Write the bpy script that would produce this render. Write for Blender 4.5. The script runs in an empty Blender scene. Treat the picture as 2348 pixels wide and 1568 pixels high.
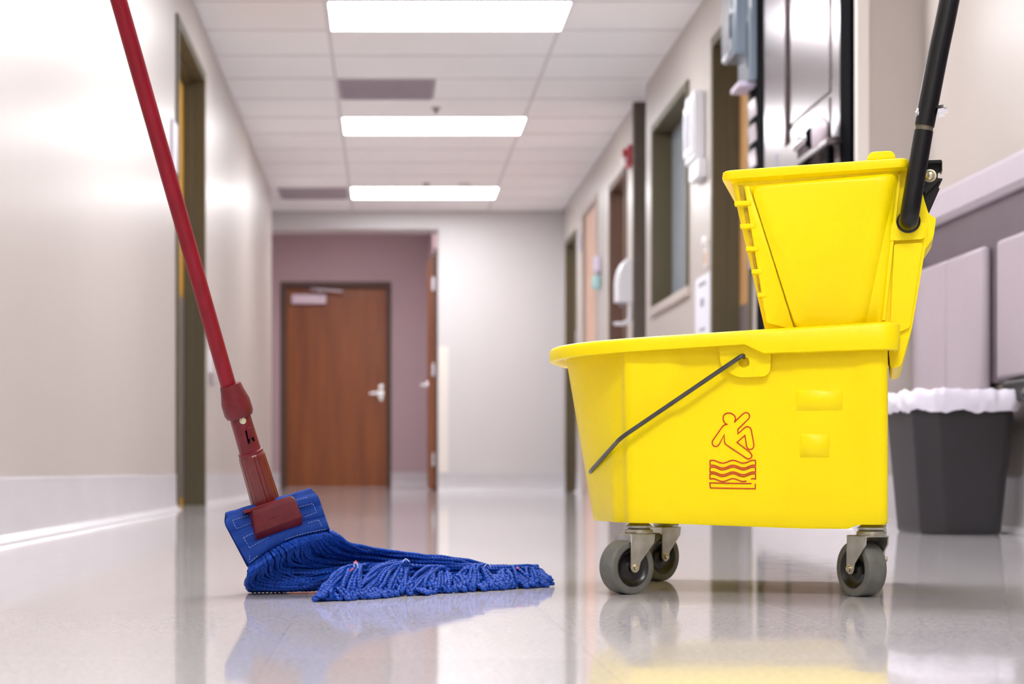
import bpy, bmesh, math, random
from mathutils import Vector, Matrix, noise
random.seed(7)
S = bpy.context.scene
COL = S.collection

# ------------------------------------------------------------------ camera, world, exposure
F = 4273.0; VX = 886.0; HY = 1080.0; CH = 0.175       # focal length (px), vanishing point, eye height
cam = bpy.data.cameras.new('camera'); camo = bpy.data.objects.new('camera', cam); COL.objects.link(camo)
camo.location = (0, 0, CH); camo.rotation_euler = (math.radians(90), 0, 0)
cam.sensor_width = 36; cam.lens = F / 2348 * 36
cam.shift_x = (1174 - VX) / 2348; cam.shift_y = (HY - 784) / 2348
cam.clip_start = 0.05; cam.clip_end = 100
cam.dof.use_dof = True; cam.dof.focus_distance = 2.62; K = 1; cam.dof.aperture_fstop = 6.6
S.camera = camo
w = bpy.data.worlds.new('world'); S.world = w; w.use_nodes = True
w.node_tree.nodes['Background'].inputs[0].default_value = (0.9, 0.92, 1.0, 1)
w.node_tree.nodes['Background'].inputs[1].default_value = 0.6
S.view_settings.view_transform = 'Standard'; S.view_settings.look = 'None'
S.view_settings.gamma = 1; S.view_settings.use_curve_mapping = False
S.view_settings.exposure = 0.95
LAMP = 11.0

# ------------------------------------------------------------------ materials
def srgb(r, g, b):
    f = lambda c: ((c / 255 + 0.055) / 1.055) ** 2.4 if c > 10 else c / 255 / 12.92
    return (f(r), f(g), f(b), 1)
def mat(name, rgb, rough=0.5, metal=0.0, spec=0.5, coat=0.0, coat_rough=0.1, var=0.0, vscale=(8, 8, 8),
        bump=0.0, bscale=60, bdist=0.001, emit=0, ecol=None, trans=0, sss=0, sheen=0, rvar=0.0, rgb2=None, wear=None):
    m = bpy.data.materials.new(name); m.use_nodes = True
    nt = m.node_tree; p = nt.nodes['Principled BSDF']
    c = srgb(*rgb)
    p.inputs['Base Color'].default_value = c
    p.inputs['Roughness'].default_value = rough; p.inputs['Metallic'].default_value = metal
    p.inputs['Specular IOR Level'].default_value = spec
    p.inputs['Coat Weight'].default_value = coat; p.inputs['Coat Roughness'].default_value = coat_rough
    if trans: p.inputs['Transmission Weight'].default_value = trans
    if sss:
        p.inputs['Subsurface Weight'].default_value = sss; p.inputs['Subsurface Radius'].default_value = (0.02, 0.015, 0.004)
    if sheen: p.inputs['Sheen Weight'].default_value = sheen
    if emit:
        p.inputs['Emission Color'].default_value = ecol or (1, 1, 1, 1); p.inputs['Emission Strength'].default_value = emit
    tc = nt.nodes.new('ShaderNodeTexCoord')
    if var or rgb2 or rvar:
        mp = nt.nodes.new('ShaderNodeMapping'); mp.inputs['Scale'].default_value = vscale
        nt.links.new(tc.outputs['Object'], mp.inputs['Vector'])
        n = nt.nodes.new('ShaderNodeTexNoise'); n.inputs['Scale'].default_value = 1; n.inputs['Detail'].default_value = 6
        nt.links.new(mp.outputs[0], n.inputs['Vector'])
        r = nt.nodes.new('ShaderNodeValToRGB')
        r.color_ramp.elements[0].position = 0.35; r.color_ramp.elements[1].position = 0.68
        c2 = srgb(*rgb2) if rgb2 else tuple(min(1, x * (1 + var)) for x in c[:3]) + (1,)
        c1 = c if rgb2 else tuple(x * (1 - var) for x in c[:3]) + (1,)
        r.color_ramp.elements[0].color = c1; r.color_ramp.elements[1].color = c2
        nt.links.new(n.outputs['Fac'], r.inputs[0]); last = r.outputs[0]
        if wear:
            g = nt.nodes.new('ShaderNodeNewGeometry'); pr = nt.nodes.new('ShaderNodeMapRange')
            pr.inputs[1].default_value = 0.56; pr.inputs[2].default_value = 0.64
            nt.links.new(g.outputs['Pointiness'], pr.inputs[0])
            mx = nt.nodes.new('ShaderNodeMix'); mx.data_type = 'RGBA'
            nt.links.new(pr.outputs[0], mx.inputs[0]); nt.links.new(last, mx.inputs[6]); mx.inputs[7].default_value = srgb(*wear)
            last = mx.outputs[2]
        nt.links.new(last, p.inputs['Base Color'])
        if rvar:
            mr = nt.nodes.new('ShaderNodeMapRange'); mr.inputs[3].default_value = rough - rvar; mr.inputs[4].default_value = rough + rvar
            nt.links.new(n.outputs['Fac'], mr.inputs[0]); nt.links.new(mr.outputs[0], p.inputs['Roughness'])
    if bump:
        nb = nt.nodes.new('ShaderNodeTexNoise'); nb.inputs['Scale'].default_value = bscale; nb.inputs['Detail'].default_value = 4
        nt.links.new(tc.outputs['Object'], nb.inputs['Vector'])
        b = nt.nodes.new('ShaderNodeBump'); b.inputs['Strength'].default_value = bump; b.inputs['Distance'].default_value = bdist
        nt.links.new(nb.outputs['Fac'], b.inputs['Height']); nt.links.new(b.outputs[0], p.inputs['Normal'])
    return m

M = {}
M['wall'] = mat('wall_paint', (186, 177, 170), 0.42, spec=0.5, coat=0.3, coat_rough=0.28, var=0.025, vscale=(1.2, 1.2, 0.5), bump=0.12, bscale=90)
M['far_wall'] = mat('far_wall_paint', (206, 202, 203), 0.45, coat=0.2, coat_rough=0.3, var=0.02, vscale=(1, 1, 0.5))
M['alcove'] = mat('alcove_paint', (190, 168, 172), 0.55, var=0.03, vscale=(1, 1, 1))
M['ceiling'] = mat('ceiling_tile', (252, 250, 251), 0.95, spec=0.1, var=0.02, vscale=(1.7, 1.7, 1), bump=0.4, bscale=220)
M['grid'] = mat('ceiling_grid', (228, 223, 226), 0.6)
M['base'] = mat('cove_base', (208, 205, 208), 0.35, coat=0.3, coat_rough=0.2, var=0.03, vscale=(3, 3, 6))
M['frame'] = mat('olive_frame', (88, 80, 60), 0.5, spec=0.25, var=0.06, vscale=(6, 6, 1))
M['frame_taupe'] = mat('taupe_frame', (104, 94, 86), 0.6, spec=0.2, var=0.03)
M['frame_brown'] = mat('brown_frame', (92, 72, 62), 0.5, spec=0.3, var=0.05)
M['lightframe'] = mat('light_frame', (188, 176, 168), 0.5)
M['tan_door'] = mat('tan_door', (214, 172, 148), 0.5, var=0.06, vscale=(20, 20, 1.2))
M['orange_door'] = mat('orange_door', (196, 150, 96), 0.45, var=0.1, vscale=(20, 20, 1.2))
M['yellow_door'] = mat('yellow_door', (190, 140, 40), 0.5, var=0.1, vscale=(20, 20, 1.2))
M['kick'] = mat('kick_plate', (124, 112, 112), 0.4, metal=0.2, var=0.05)
M['metal'] = mat('brushed_metal', (196, 190, 196), 0.3, metal=0.9, var=0.05)
M['chrome'] = mat('chrome', (225, 225, 228), 0.15, metal=1)
M['white_metal'] = mat('pale_metal', (222, 208, 218), 0.4, metal=0.2)
M['white'] = mat('white_plastic', (236, 236, 242), 0.35)
M['cream'] = mat('cream_guard', (232, 226, 218), 0.4)
M['vent'] = mat('vent_metal', (168, 156, 164), 0.5, var=0.03)
M['lavender'] = mat('lavender_plastic', (214, 204, 224), 0.4)
M['teal'] = mat('teal_plastic', (168, 206, 206), 0.4)
M['alarm'] = mat('alarm_red', (176, 40, 62), 0.35)
M['glass'] = mat('window_glass', (200, 212, 226), 0.12, spec=0.6, trans=0.12, coat=0.5, coat_rough=0.02)
M['blind'] = mat('pale_blue_blind', (188, 202, 220), 0.6, var=0.04, vscale=(1, 1, 6))
M['rail'] = mat('rail_vinyl', (190, 180, 190), 0.4, coat=0.2, coat_rough=0.25, var=0.02)
M['dark_vinyl'] = mat('dark_vinyl', (102, 90, 98), 0.5, var=0.04)
M['panel'] = mat('grey_panel', (176, 164, 172), 0.45, coat=0.1, var=0.03, vscale=(2, 2, 2))
M['black'] = mat('black_powder_coat', (5, 6, 9), 0.32, spec=0.35, coat=0.12, coat_rough=0.1, var=0.2, vscale=(30, 30, 30))
M['black_frame'] = mat('black_frame', (4, 4, 8), 0.9, spec=0.05)
M['stainless'] = mat('stainless', (120, 110, 112), 0.24, metal=0.95, var=0.05, vscale=(30, 30, 0.6), bump=0.05, bscale=20)
M['bluegrey'] = mat('blue_grey_plastic', (132, 146, 160), 0.2, coat=0.6, coat_rough=0.06)
M['paper'] = mat('paper', (226, 226, 236), 0.7)
M['print'] = mat('printed_grey', (150, 146, 160), 0.7)
M['amber'] = mat('amber_print', (214, 170, 140), 0.6)
M['yellow'] = mat('yellow_plastic', (255, 228, 0), 0.38, spec=0.25, sss=0.12, var=0.03, vscale=(5, 5, 5), bump=0.05, bscale=160, rvar=0.06)
M['yellow_dark'] = mat('shaded_dirty_yellow', (196, 164, 8), 0.5, var=0.3, vscale=(60, 60, 60))  # in the slots this colour holds painted-in shade as well as grime
M['grime'] = mat('grime', (92, 74, 22), 0.8, var=0.3, vscale=(90, 90, 90))
M['wheel'] = mat('grey_rubber', (102, 103, 96), 0.55, var=0.14, vscale=(55, 55, 55), bump=0.1, bscale=200)
M['hub'] = mat('black_hub', (26, 24, 23), 0.3, var=0.3, vscale=(40, 40, 40))
M['zinc'] = mat('zinc_steel', (168, 164, 150), 0.36, metal=0.85, rgb2=(196, 196, 188), vscale=(45, 45, 45), bump=0.2, bscale=120, rvar=0.12)
M['zinc_dark'] = mat('dull_steel', (112, 106, 92), 0.45, metal=0.7, var=0.25, vscale=(60, 60, 60))
M['bolt'] = mat('bolt_steel', (206, 198, 170), 0.3, metal=0.9, var=0.15, vscale=(200, 200, 200))
M['wire'] = mat('dark_wire', (78, 78, 82), 0.35, metal=0.5, var=0.15, vscale=(60, 60, 60))
M['ink'] = mat('red_print', (196, 22, 12), 0.5, var=0.1, vscale=(60, 60, 60))
M['pole'] = mat('crimson_fibreglass', (122, 0, 22), 0.38, spec=0.3, coat=0.06, coat_rough=0.15, rgb2=(136, 6, 32), vscale=(60, 60, 9), bump=0.1, bscale=80)
M['redp'] = mat('maroon_plastic', (90, 5, 17), 0.42, spec=0.4, coat=0.04, coat_rough=0.2, rgb2=(112, 18, 32), vscale=(70, 70, 70), bump=0.12, bscale=160, wear=False)
M['redjaw'] = mat('scuffed_maroon_plastic', (84, 8, 18), 0.45, coat=0.04, spec=0.35, coat_rough=0.2, rgb2=(96, 16, 27), vscale=(70, 70, 70), bump=0.12, bscale=160, wear=(196, 142, 150))
M['redgrip'] = mat('rust_maroon_plastic', (94, 14, 14), 0.3, coat=0.25, coat_rough=0.15, rgb2=(106, 22, 20), vscale=(60, 60, 60), bump=0.1, bscale=160)
M['blue_fab'] = mat('blue_canvas', (0, 50, 132), 0.7, spec=0.3, var=0.1, vscale=(120, 120, 120), bump=0.3, bscale=500)
M['yarn'] = mat('blue_yarn', (0, 50, 140), 0.5, spec=0.35, rgb2=(0, 74, 184), vscale=(220, 220, 220), bump=0.5, bscale=1200)
M['thread'] = mat('white_thread', (196, 208, 236), 0.7)
M['redtag'] = mat('red_thread', (226, 92, 92), 0.7)
M['bin'] = mat('charcoal_plastic', (32, 30, 34), 0.5, coat=0.1, coat_rough=0.3, var=0.05, vscale=(20, 20, 20))
M['liner'] = mat('white_bin_liner', (226, 222, 236), 0.4, spec=0.4, bump=0.4, bscale=40, bdist=0.004)
M['seat'] = mat('black_seat', (20, 20, 22), 0.5)
M['lamp'] = mat('lamp_diffuser', (255, 255, 255), 0.5, emit=LAMP, ecol=(0.97, 0.98, 1.0, 1))
M['lamp_near'] = mat('lamp_diffuser_boosted', (255, 255, 255), 0.5, emit=LAMP * 1.45, ecol=(0.98, 0.98, 1.0, 1))  # boosted above the other ceiling lights to brighten bucket and floor
M['lamp_lobby_fill'] = mat('lamp_diffuser_lobby_fill', (255, 255, 255), 0.5, emit=LAMP * 1.1, ecol=(1.0, 0.93, 0.95, 1))  # fill for the added lobby lamp

def wood_mat():
    m = mat('red_brown_oak', (150, 82, 36), 0.38, coat=0.15, coat_rough=0.25)
    nt = m.node_tree; p = nt.nodes['Principled BSDF']
    tc = nt.nodes.new('ShaderNodeTexCoord'); mp = nt.nodes.new('ShaderNodeMapping'); mp.inputs['Scale'].default_value = (9, 9, 0.7)
    n = nt.nodes.new('ShaderNodeTexNoise'); n.inputs['Scale'].default_value = 1.5; n.inputs['Detail'].default_value = 8; n.inputs['Distortion'].default_value = 0.6
    r = nt.nodes.new('ShaderNodeValToRGB'); r.color_ramp.elements[0].position = 0.3; r.color_ramp.elements[1].position = 0.7
    r.color_ramp.elements[0].color = srgb(128, 64, 18); r.color_ramp.elements[1].color = srgb(156, 86, 30)
    nt.links.new(tc.outputs['Object'], mp.inputs[0]); nt.links.new(mp.outputs[0], n.inputs['Vector'])
    nt.links.new(n.outputs['Fac'], r.inputs[0]); nt.links.new(r.outputs[0], p.inputs['Base Color'])
    return m
M['wood'] = wood_mat()

def floor_mat():
    m = bpy.data.materials.new('polished_vinyl_tile'); m.use_nodes = True
    nt = m.node_tree; p = nt.nodes['Principled BSDF']; L = nt.links
    tc = nt.nodes.new('ShaderNodeTexCoord')
    mp = nt.nodes.new('ShaderNodeMapping'); mp.inputs['Location'].default_value = (0.11, -2.045, 0)
    L.new(tc.outputs['Object'], mp.inputs[0])
    br = nt.nodes.new('ShaderNodeTexBrick'); br.offset = 0; br.inputs['Scale'].default_value = 1
    br.inputs['Brick Width'].default_value = 0.3048; br.inputs['Row Height'].default_value = 0.3048
    br.inputs['Mortar Size'].default_value = 0.0007; br.inputs['Mortar Smooth'].default_value = 0.4
    br.inputs['Color1'].default_value = srgb(216, 211, 214); br.inputs['Color2'].default_value = srgb(211, 207, 210)
    br.inputs['Mortar'].default_value = srgb(198, 193, 196)
    L.new(mp.outputs[0], br.inputs['Vector'])
    n = nt.nodes.new('ShaderNodeTexNoise'); n.inputs['Scale'].default_value = 150; n.inputs['Detail'].default_value = 6; n.inputs['Roughness'].default_value = 0.8
    L.new(tc.outputs['Object'], n.inputs['Vector'])
    r = nt.nodes.new('ShaderNodeValToRGB'); r.color_ramp.elements[0].position = 0.3; r.color_ramp.elements[1].position = 0.75
    r.color_ramp.elements[0].color = (0.68, 0.68, 0.68, 1); r.color_ramp.elements[1].color = (1.12, 1.12, 1.12, 1)
    L.new(n.outputs['Fac'], r.inputs[0])
    mx = nt.nodes.new('ShaderNodeMix'); mx.data_type = 'RGBA'; mx.blend_type = 'MULTIPLY'; mx.inputs[0].default_value = 1
    L.new(br.outputs['Color'], mx.inputs[6]); L.new(r.outputs[0], mx.inputs[7]); L.new(mx.outputs[2], p.inputs['Base Color'])
    p.inputs['Roughness'].default_value = 0.13; p.inputs['Specular IOR Level'].default_value = 0.5
    n2 = nt.nodes.new('ShaderNodeTexNoise'); n2.inputs['Scale'].default_value = 26; n2.inputs['Detail'].default_value = 4
    L.new(tc.outputs['Object'], n2.inputs['Vector'])
    mr = nt.nodes.new('ShaderNodeMapRange'); mr.inputs[1].default_value = 0.3; mr.inputs[2].default_value = 0.7
    mr.inputs[3].default_value = 0.035; mr.inputs[4].default_value = 0.08
    L.new(n2.outputs['Fac'], mr.inputs[0]); L.new(mr.outputs[0], p.inputs['Roughness'])
    n3 = nt.nodes.new('ShaderNodeTexNoise'); n3.inputs['Scale'].default_value = 7; n3.inputs['Detail'].default_value = 3
    L.new(tc.outputs['Object'], n3.inputs['Vector'])
    b1 = nt.nodes.new('ShaderNodeBump'); b1.inputs['Strength'].default_value = 0.25; b1.inputs['Distance'].default_value = 0.0008
    L.new(n3.outputs['Fac'], b1.inputs['Height'])
    b2 = nt.nodes.new('ShaderNodeBump'); b2.inputs['Strength'].default_value = 0.3; b2.inputs['Distance'].default_value = 0.0006; b2.invert = True
    L.new(br.outputs['Fac'], b2.inputs['Height']); L.new(b1.outputs[0], b2.inputs['Normal'])
    L.new(b2.outputs[0], p.inputs['Normal'])
    return m
M['floor'] = floor_mat()

# ------------------------------------------------------------------ mesh helpers
def ab(px, py, Y):                       # measured picture point at a known distance -> place
    return Vector(((px - VX) * Y / F, Y, CH + (HY - py) * Y / F))

class MB:
    def __init__(s): s.v = []; s.f = []
    def add(s, vs, fs):
        o = len(s.v); s.v += [tuple(v) for v in vs]; s.f += [tuple(i + o for i in f) for f in fs]; return s
    def box(s, a, b):
        x0, x1 = sorted((a[0], b[0])); y0, y1 = sorted((a[1], b[1])); z0, z1 = sorted((a[2], b[2]))
        return s.add([(x0, y0, z0), (x1, y0, z0), (x1, y1, z0), (x0, y1, z0), (x0, y0, z1), (x1, y0, z1), (x1, y1, z1), (x0, y1, z1)],
                     [(0, 3, 2, 1), (4, 5, 6, 7), (0, 1, 5, 4), (1, 2, 6, 5), (2, 3, 7, 6), (3, 0, 4, 7)])
    def prism(s, pts, y0, y1, f=None):   # polygon of (x, z) extruded along y
        n = len(pts)
        ar = sum(pts[i][0] * pts[(i + 1) % n][1] - pts[(i + 1) % n][0] * pts[i][1] for i in range(n))
        if ar < 0: pts = pts[::-1]
        vs = [(p[0], y0, p[1]) for p in pts] + [(p[0], y1, p[1]) for p in pts]
        fs = [tuple(range(n)), tuple(range(2 * n - 1, n - 1, -1))] + [(i, i + n, (i + 1) % n + n, (i + 1) % n) for i in range(n)]
        return s.add(vs, fs)
    def rings(s, rs, cap=True, closed=False):      # list of equal-length rings
        n = len(rs[0]); vs = [p for r in rs for p in r]; fs = []
        m = len(rs)
        for i in range(m if closed else m - 1):
            a = i * n; b = ((i + 1) % m) * n
            for j in range(n): k = (j + 1) % n; fs.append((a + j, a + k, b + k, b + j))
        if cap and not closed: fs += [tuple(range(n - 1, -1, -1)), tuple(range((m - 1) * n, m * n))]
        return s.add(vs, fs)
    def lathe(s, p0, ax, prof, n=32, flute=0, fl_n=12, cap=True):   # prof: (distance along axis, radius)
        ax = Vector(ax).normalized(); p0 = Vector(p0)
        e = ax.orthogonal().normalized(); g = ax.cross(e)
        rs = []
        for (t, r) in prof:
            ring = []
            for j in range(n):
                a = 2 * math.pi * j / n
                rr = r - (flute * (0.5 + 0.5 * math.cos(fl_n * a)) ** 3 if flute and isinstance(flute, float) else 0)
                ring.append(p0 + ax * t + (e * math.cos(a) + g * math.sin(a)) * rr)
            rs.append(ring)
        return s.rings(rs, cap)
    def cyl(s, a, b, r, n=24):
        a = Vector(a); b = Vector(b); return s.lathe(a, b - a, [(0, r), ((b - a).length, r)], n)
    def tube(s, pts, r, n=12, prof=None, twist=0.0, cap=True):
        pts = [Vector(p) for p in pts]; m = len(pts); rs = []
        t = (pts[1] - pts[0]).normalized(); e = t.orthogonal().normalized(); acc = 0.0
        for i, p in enumerate(pts):
            tt = (pts[min(i + 1, m - 1)] - pts[max(i - 1, 0)])
            if tt.length > 1e-9: tt.normalize()
            else: tt = t
            q = t.rotation_difference(tt); e = (q @ e); e = (e - tt * e.dot(tt)).normalized(); t = tt; g = t.cross(e)
            if i: acc += twist * (pts[i] - pts[i - 1]).length
            rr = r[i] if isinstance(r, (list, tuple)) else r
            ring = []
            for j in range(n):
                a = 2 * math.pi * j / n; k = prof[j] if prof else 1.0
                ring.append(p + (e * math.cos(a + acc) + g * math.sin(a + acc)) * rr * k)
            rs.append(ring)
        return s.rings(rs, cap)
    def sphere(s, c, r, n=16, m=10, sq=(1, 1, 1)):
        c = Vector(c); rs = []
        for i in range(m + 1):
            ph = math.pi * (i / m) * 0.998 + 0.003
            rs.append([c + Vector((math.sin(ph) * math.cos(2 * math.pi * j / n) * r * sq[0], math.sin(ph) * math.sin(2 * math.pi * j / n) * r * sq[1], -math.cos(ph) * r * sq[2])) for j in range(n)])
        return s.rings(rs)
    def build(s, name, m, parent=None, smooth=True, bevel=0.0, seg=2, angle=35, loc=None, rotz=None, subsurf=0):
        me = bpy.data.meshes.new(name); me.from_pydata(s.v, [], s.f); me.validate()
        bm = bmesh.new(); bm.from_mesh(me); bmesh.ops.recalc_face_normals(bm, faces=bm.faces); bm.to_mesh(me); bm.free()
        o = bpy.data.objects.new(name, me); COL.objects.link(o); me.materials.append(M[m] if isinstance(m, str) else m)
        if smooth:
            me.polygons.foreach_set('use_smooth', [True] * len(me.polygons))
            bm = bmesh.new(); bm.from_mesh(me); a = math.radians(angle)
            for e in bm.edges:
                if len(e.link_faces) == 2 and e.calc_face_angle(0) > a: e.smooth = False
            bm.to_mesh(me); bm.free()
        if bevel:
            b = o.modifiers.new('bevel', 'BEVEL'); b.width = bevel; b.segments = seg; b.limit_method = 'ANGLE'; b.angle_limit = math.radians(30)
            b.harden_normals = False
        if subsurf:
            q = o.modifiers.new('sub', 'SUBSURF'); q.levels = subsurf; q.render_levels = subsurf
        if loc: o.location = loc
        if rotz is not None: o.rotation_euler = (0, 0, rotz)
        if parent: o.parent = parent
        return o
def tag(o, label=None, cat=None, group=None, kind=None):
    if label: o['label'] = label
    if cat: o['category'] = cat
    if group: o['group'] = group
    if kind: o['kind'] = kind
    return o
def thing(name, label, cat, loc=(0, 0, 0), rotz=0.0, group=None):
    o = bpy.data.objects.new(name, None); COL.objects.link(o); o.location = loc; o.rotation_euler = (0, 0, rotz)
    o.empty_display_size = 0.1
    return tag(o, label, cat, group)
def struct(o): o['kind'] = 'structure'; return o
def rel(root):                            # builder parts written in world coordinates, re-based on their thing
    def f(o):
        o.parent = root; o.matrix_parent_inverse = Matrix.Translation(-Vector(root.location)); return o
    return f
def smooth_path(cps, n):                  # Catmull-Rom resampled evenly
    P = [Vector(p) for p in cps]; P = [P[0] * 2 - P[1]] + P + [P[-1] * 2 - P[-2]]
    out = []
    for i in range(1, len(P) - 2):
        for k in range(12):
            t = k / 12; a, b, c, d = P[i - 1:i + 3]
            out.append(0.5 * ((2 * b) + (c - a) * t + (2 * a - 5 * b + 4 * c - d) * t * t + (3 * b - a - 3 * c + d) * t ** 3))
    out.append(P[-2]); L = [0]
    for i in range(1, len(out)): L.append(L[-1] + (out[i] - out[i - 1]).length)
    if n < 1: n = max(8, int(L[-1] / n))
    res = []; j = 0
    for i in range(n + 1):
        d = L[-1] * i / n
        while j < len(L) - 2 and L[j + 1] < d: j += 1
        q = (d - L[j]) / max(1e-9, L[j + 1] - L[j]); res.append(out[j].lerp(out[j + 1], min(1, q)))
    return res
def fillet_path(P, r, n=8):
    P = [Vector(p) for p in P]; out = [P[0]]
    for i in range(1, len(P) - 1):
        a, b, c = P[i - 1:i + 2]; u = a - b; v = c - b; q = min(r, u.length * 0.45, v.length * 0.45); p0 = b + u.normalized() * q; p1 = b + v.normalized() * q
        for k in range(n + 1): t = k / n; out.append(p0 * (1 - t) ** 2 + b * 2 * t * (1 - t) + p1 * t * t)
    out.append(P[-1]); return out
def poly_round(pts, r, n=4):              # rounded polygon
    out = []; m = len(pts)
    for i in range(m):
        a = Vector(pts[i - 1]); b = Vector(pts[i]); c = Vector(pts[(i + 1) % m])
        u = (a - b); v = (c - b); q = min(r, u.length * 0.45, v.length * 0.45)
        p0 = b + u.normalized() * q; p1 = b + v.normalized() * q
        for k in range(n + 1):
            t = k / n; out.append(tuple((p0 * (1 - t) ** 2 + b * 2 * t * (1 - t) + p1 * t * t)))
    return out

# ------------------------------------------------------------------ room shell
H = 2.48; XL = -0.945; XR = 1.55; XR2 = 1.77; XF = 1.56; YF = 16.5; YB = 19.85
struct(MB().box((-4, -4.2, -0.12), (3.6, 20.2, 0)).build('floor', 'floor', smooth=False))
ceil = struct(MB().box((-4, -4.2, H), (3.6, YF + 0.3, H + 0.1)).build('ceiling', 'ceiling', smooth=False))
struct(MB().box((-1.6, YF + 0.3, 2.75), (0.7, 20.2, 2.85)).build('ceiling_alcove', 'ceiling', smooth=False))
g = MB()
for x in (-2.7, -1.5, -0.3, 0.9, 2.1): g.box((x - 0.011, -4.1, H - 0.004), (x + 0.011, YF, H + 0.001))
y = 9.137 - 0.6 * 22
while y < YF: g.box((-3.9, y - 0.011, H - 0.003), (3.5, y + 0.011, H + 0.001)); y += 0.6
g.build('ceiling_grid', 'grid', ceil, smooth=False)

DL = (8.36, 9.64, 2.23)
wl = MB()
wl.box((XL - 0.2, -4.2, 0), (XL, DL[0], H)); wl.box((XL - 0.2, DL[0], DL[2]), (XL, DL[1], H)); wl.box((XL - 0.2, DL[1], 0), (XL, 15.33, H))
wl.box((-3.2, 15.18, 0), (XL - 0.2, 15.33, H))
struct(wl.build('wall_left', 'wall', smooth=False))
struct(MB().box((-3.2, 15.33, 0), (-3.05, YF, H)).build('wall_side_passage', 'wall', smooth=False))
DR = (7.89, 8.84, 2.225); WR = (9.54, 10.84, 1.12, 2.18)
wr = MB()
wr.box((XR, 6.14, 0), (XR + 0.3, DR[0], H)); wr.box((XR, DR[0], DR[2]), (XR + 0.3, DR[1], H)); wr.box((XR, DR[1], 0), (XR + 0.3, WR[0], H))
wr.box((XR, WR[0], 0), (XR + 0.3, WR[1], WR[2])); wr.box((XR, WR[0], WR[3]), (XR + 0.3, WR[1], H)); wr.box((XR, WR[1], 0), (XR + 0.3, 11.13, H))
struct(wr.build('wall_right', 'wall', smooth=False))
struct(MB().box((XR2, -4.2, 0), (XR2 + 0.15, 6.14, H)).build('wall_right_seating', 'wall', smooth=False))
DA = (12.08, 12.99, 2.16); DB = (13.77, 14.78, 2.23); DC = (15.29, 16.14, 2.16)
wf = MB()
ys = [11.70, DA[0], DA[1], DB[0], DB[1], DC[0], DC[1], YF]
for i in range(0, 8, 2): wf.box((XF, ys[i], 0), (XF + 0.2, ys[i + 1], H))
for d in (DA, DB, DC): wf.box((XF, d[0], d[2]), (XF + 0.2, d[1], H))
struct(wf.build('wall_right_far', 'wall', smooth=False))
sp = MB(); sp.box((2.6, 10.9, 0), (2.75, 11.9, H)); sp.box((XR + 0.3, 10.98, 0), (2.6, 11.13, H)); sp.box((XF + 0.2, 11.70, 0), (2.6, 11.85, H))
struct(sp.build('wall_side_opening', 'wall', smooth=False))
struct(MB().box((1.545, 11.64, 0), (1.76, 11.70, H)).build('trim_1', 'frame_taupe', smooth=False))
OP = (-1.35, 0.46, 2.318)
wb = MB(); wb.box((-3.2, YF, 0), (OP[0], YF + 0.36, H)); wb.box((OP[1], YF, 0), (XF + 0.2, YF + 0.36, H)); wb.box((OP[0], YF, OP[2]), (OP[1], YF + 0.36, H))
struct(wb.build('wall_far', 'far_wall', smooth=False))
DBK = (-1.128, 0.05, 2.19)
wk = MB(); wk.box((OP[0] - 0.15, YF + 0.36, 0), (OP[0], YB, 2.76)); wk.box((OP[1], YF + 0.36, 0), (OP[1] + 0.15, YB, 2.76))
wk.box((OP[0] - 0.15, YB, 0), (DBK[0], YB + 0.15, 2.76)); wk.box((DBK[1], YB, 0), (OP[1] + 0.15, YB + 0.15, 2.76)); wk.box((DBK[0], YB, DBK[2]), (DBK[1], YB + 0.15, 2.76))
wk.box((OP[0]-0.15, YF + 0.361, H), (OP[1]+0.15, YF + 0.30, 2.76))
struct(wk.build('wall_alcove', 'alcove', smooth=False))
struct(MB().box((-1.2, -4.2, 0), (XR2 + 0.15, -4.35, H)).build('wall_back', 'wall', smooth=False))

# cove base
BP = [(0, 0.161), (0.0035, 0.161), (0.0045, 0.152), (0.003, 0.148), (0.0035, 0.04), (0.008, 0.018), (0.018, 0.006), (0.032, 0.0015), (0.032, 0.0), (0, 0.0)]
def cove(segs, name, m='base'):
    mb = MB()
    for (a, b, nrm) in segs:
        a = Vector(a); b = Vector(b); nrm = Vector(nrm)
        mb.rings([[(q.x + nrm.x * o, q.y + nrm.y * o, z + 0.0005) for o, z in BP] for q in (a, b)])
    return struct(mb.build(name, m, angle=25))
cove([((XL, -4.2), (XL, DL[0]), (1, 0)), ((XL, DL[1]), (XL, 15.33), (1, 0))], 'baseboard_left')
cove([((XR, 6.14), (XR, DR[0]), (-1, 0)), ((XR, DR[1]), (XR, 11.13), (-1, 0)), ((XR, 6.14), (XR2, 6.14), (0, -1)), ((XR2, -4.2), (XR2, 6.14), (-1, 0))], 'baseboard_right')
cove([((XF, ys[i]), (XF, ys[i + 1]), (-1, 0)) for i in range(0, 8, 2)], 'baseboard_right_far')
cove([((-3.0, YF), (OP[0], YF), (0, -1)), ((OP[1], YF), (XF, YF), (0, -1))], 'baseboard_far')
cove([((OP[0], YB), (DBK[0], YB), (0, -1)), ((DBK[1], YB), (OP[1], YB), (0, -1))], 'baseboard_alcove')

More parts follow.
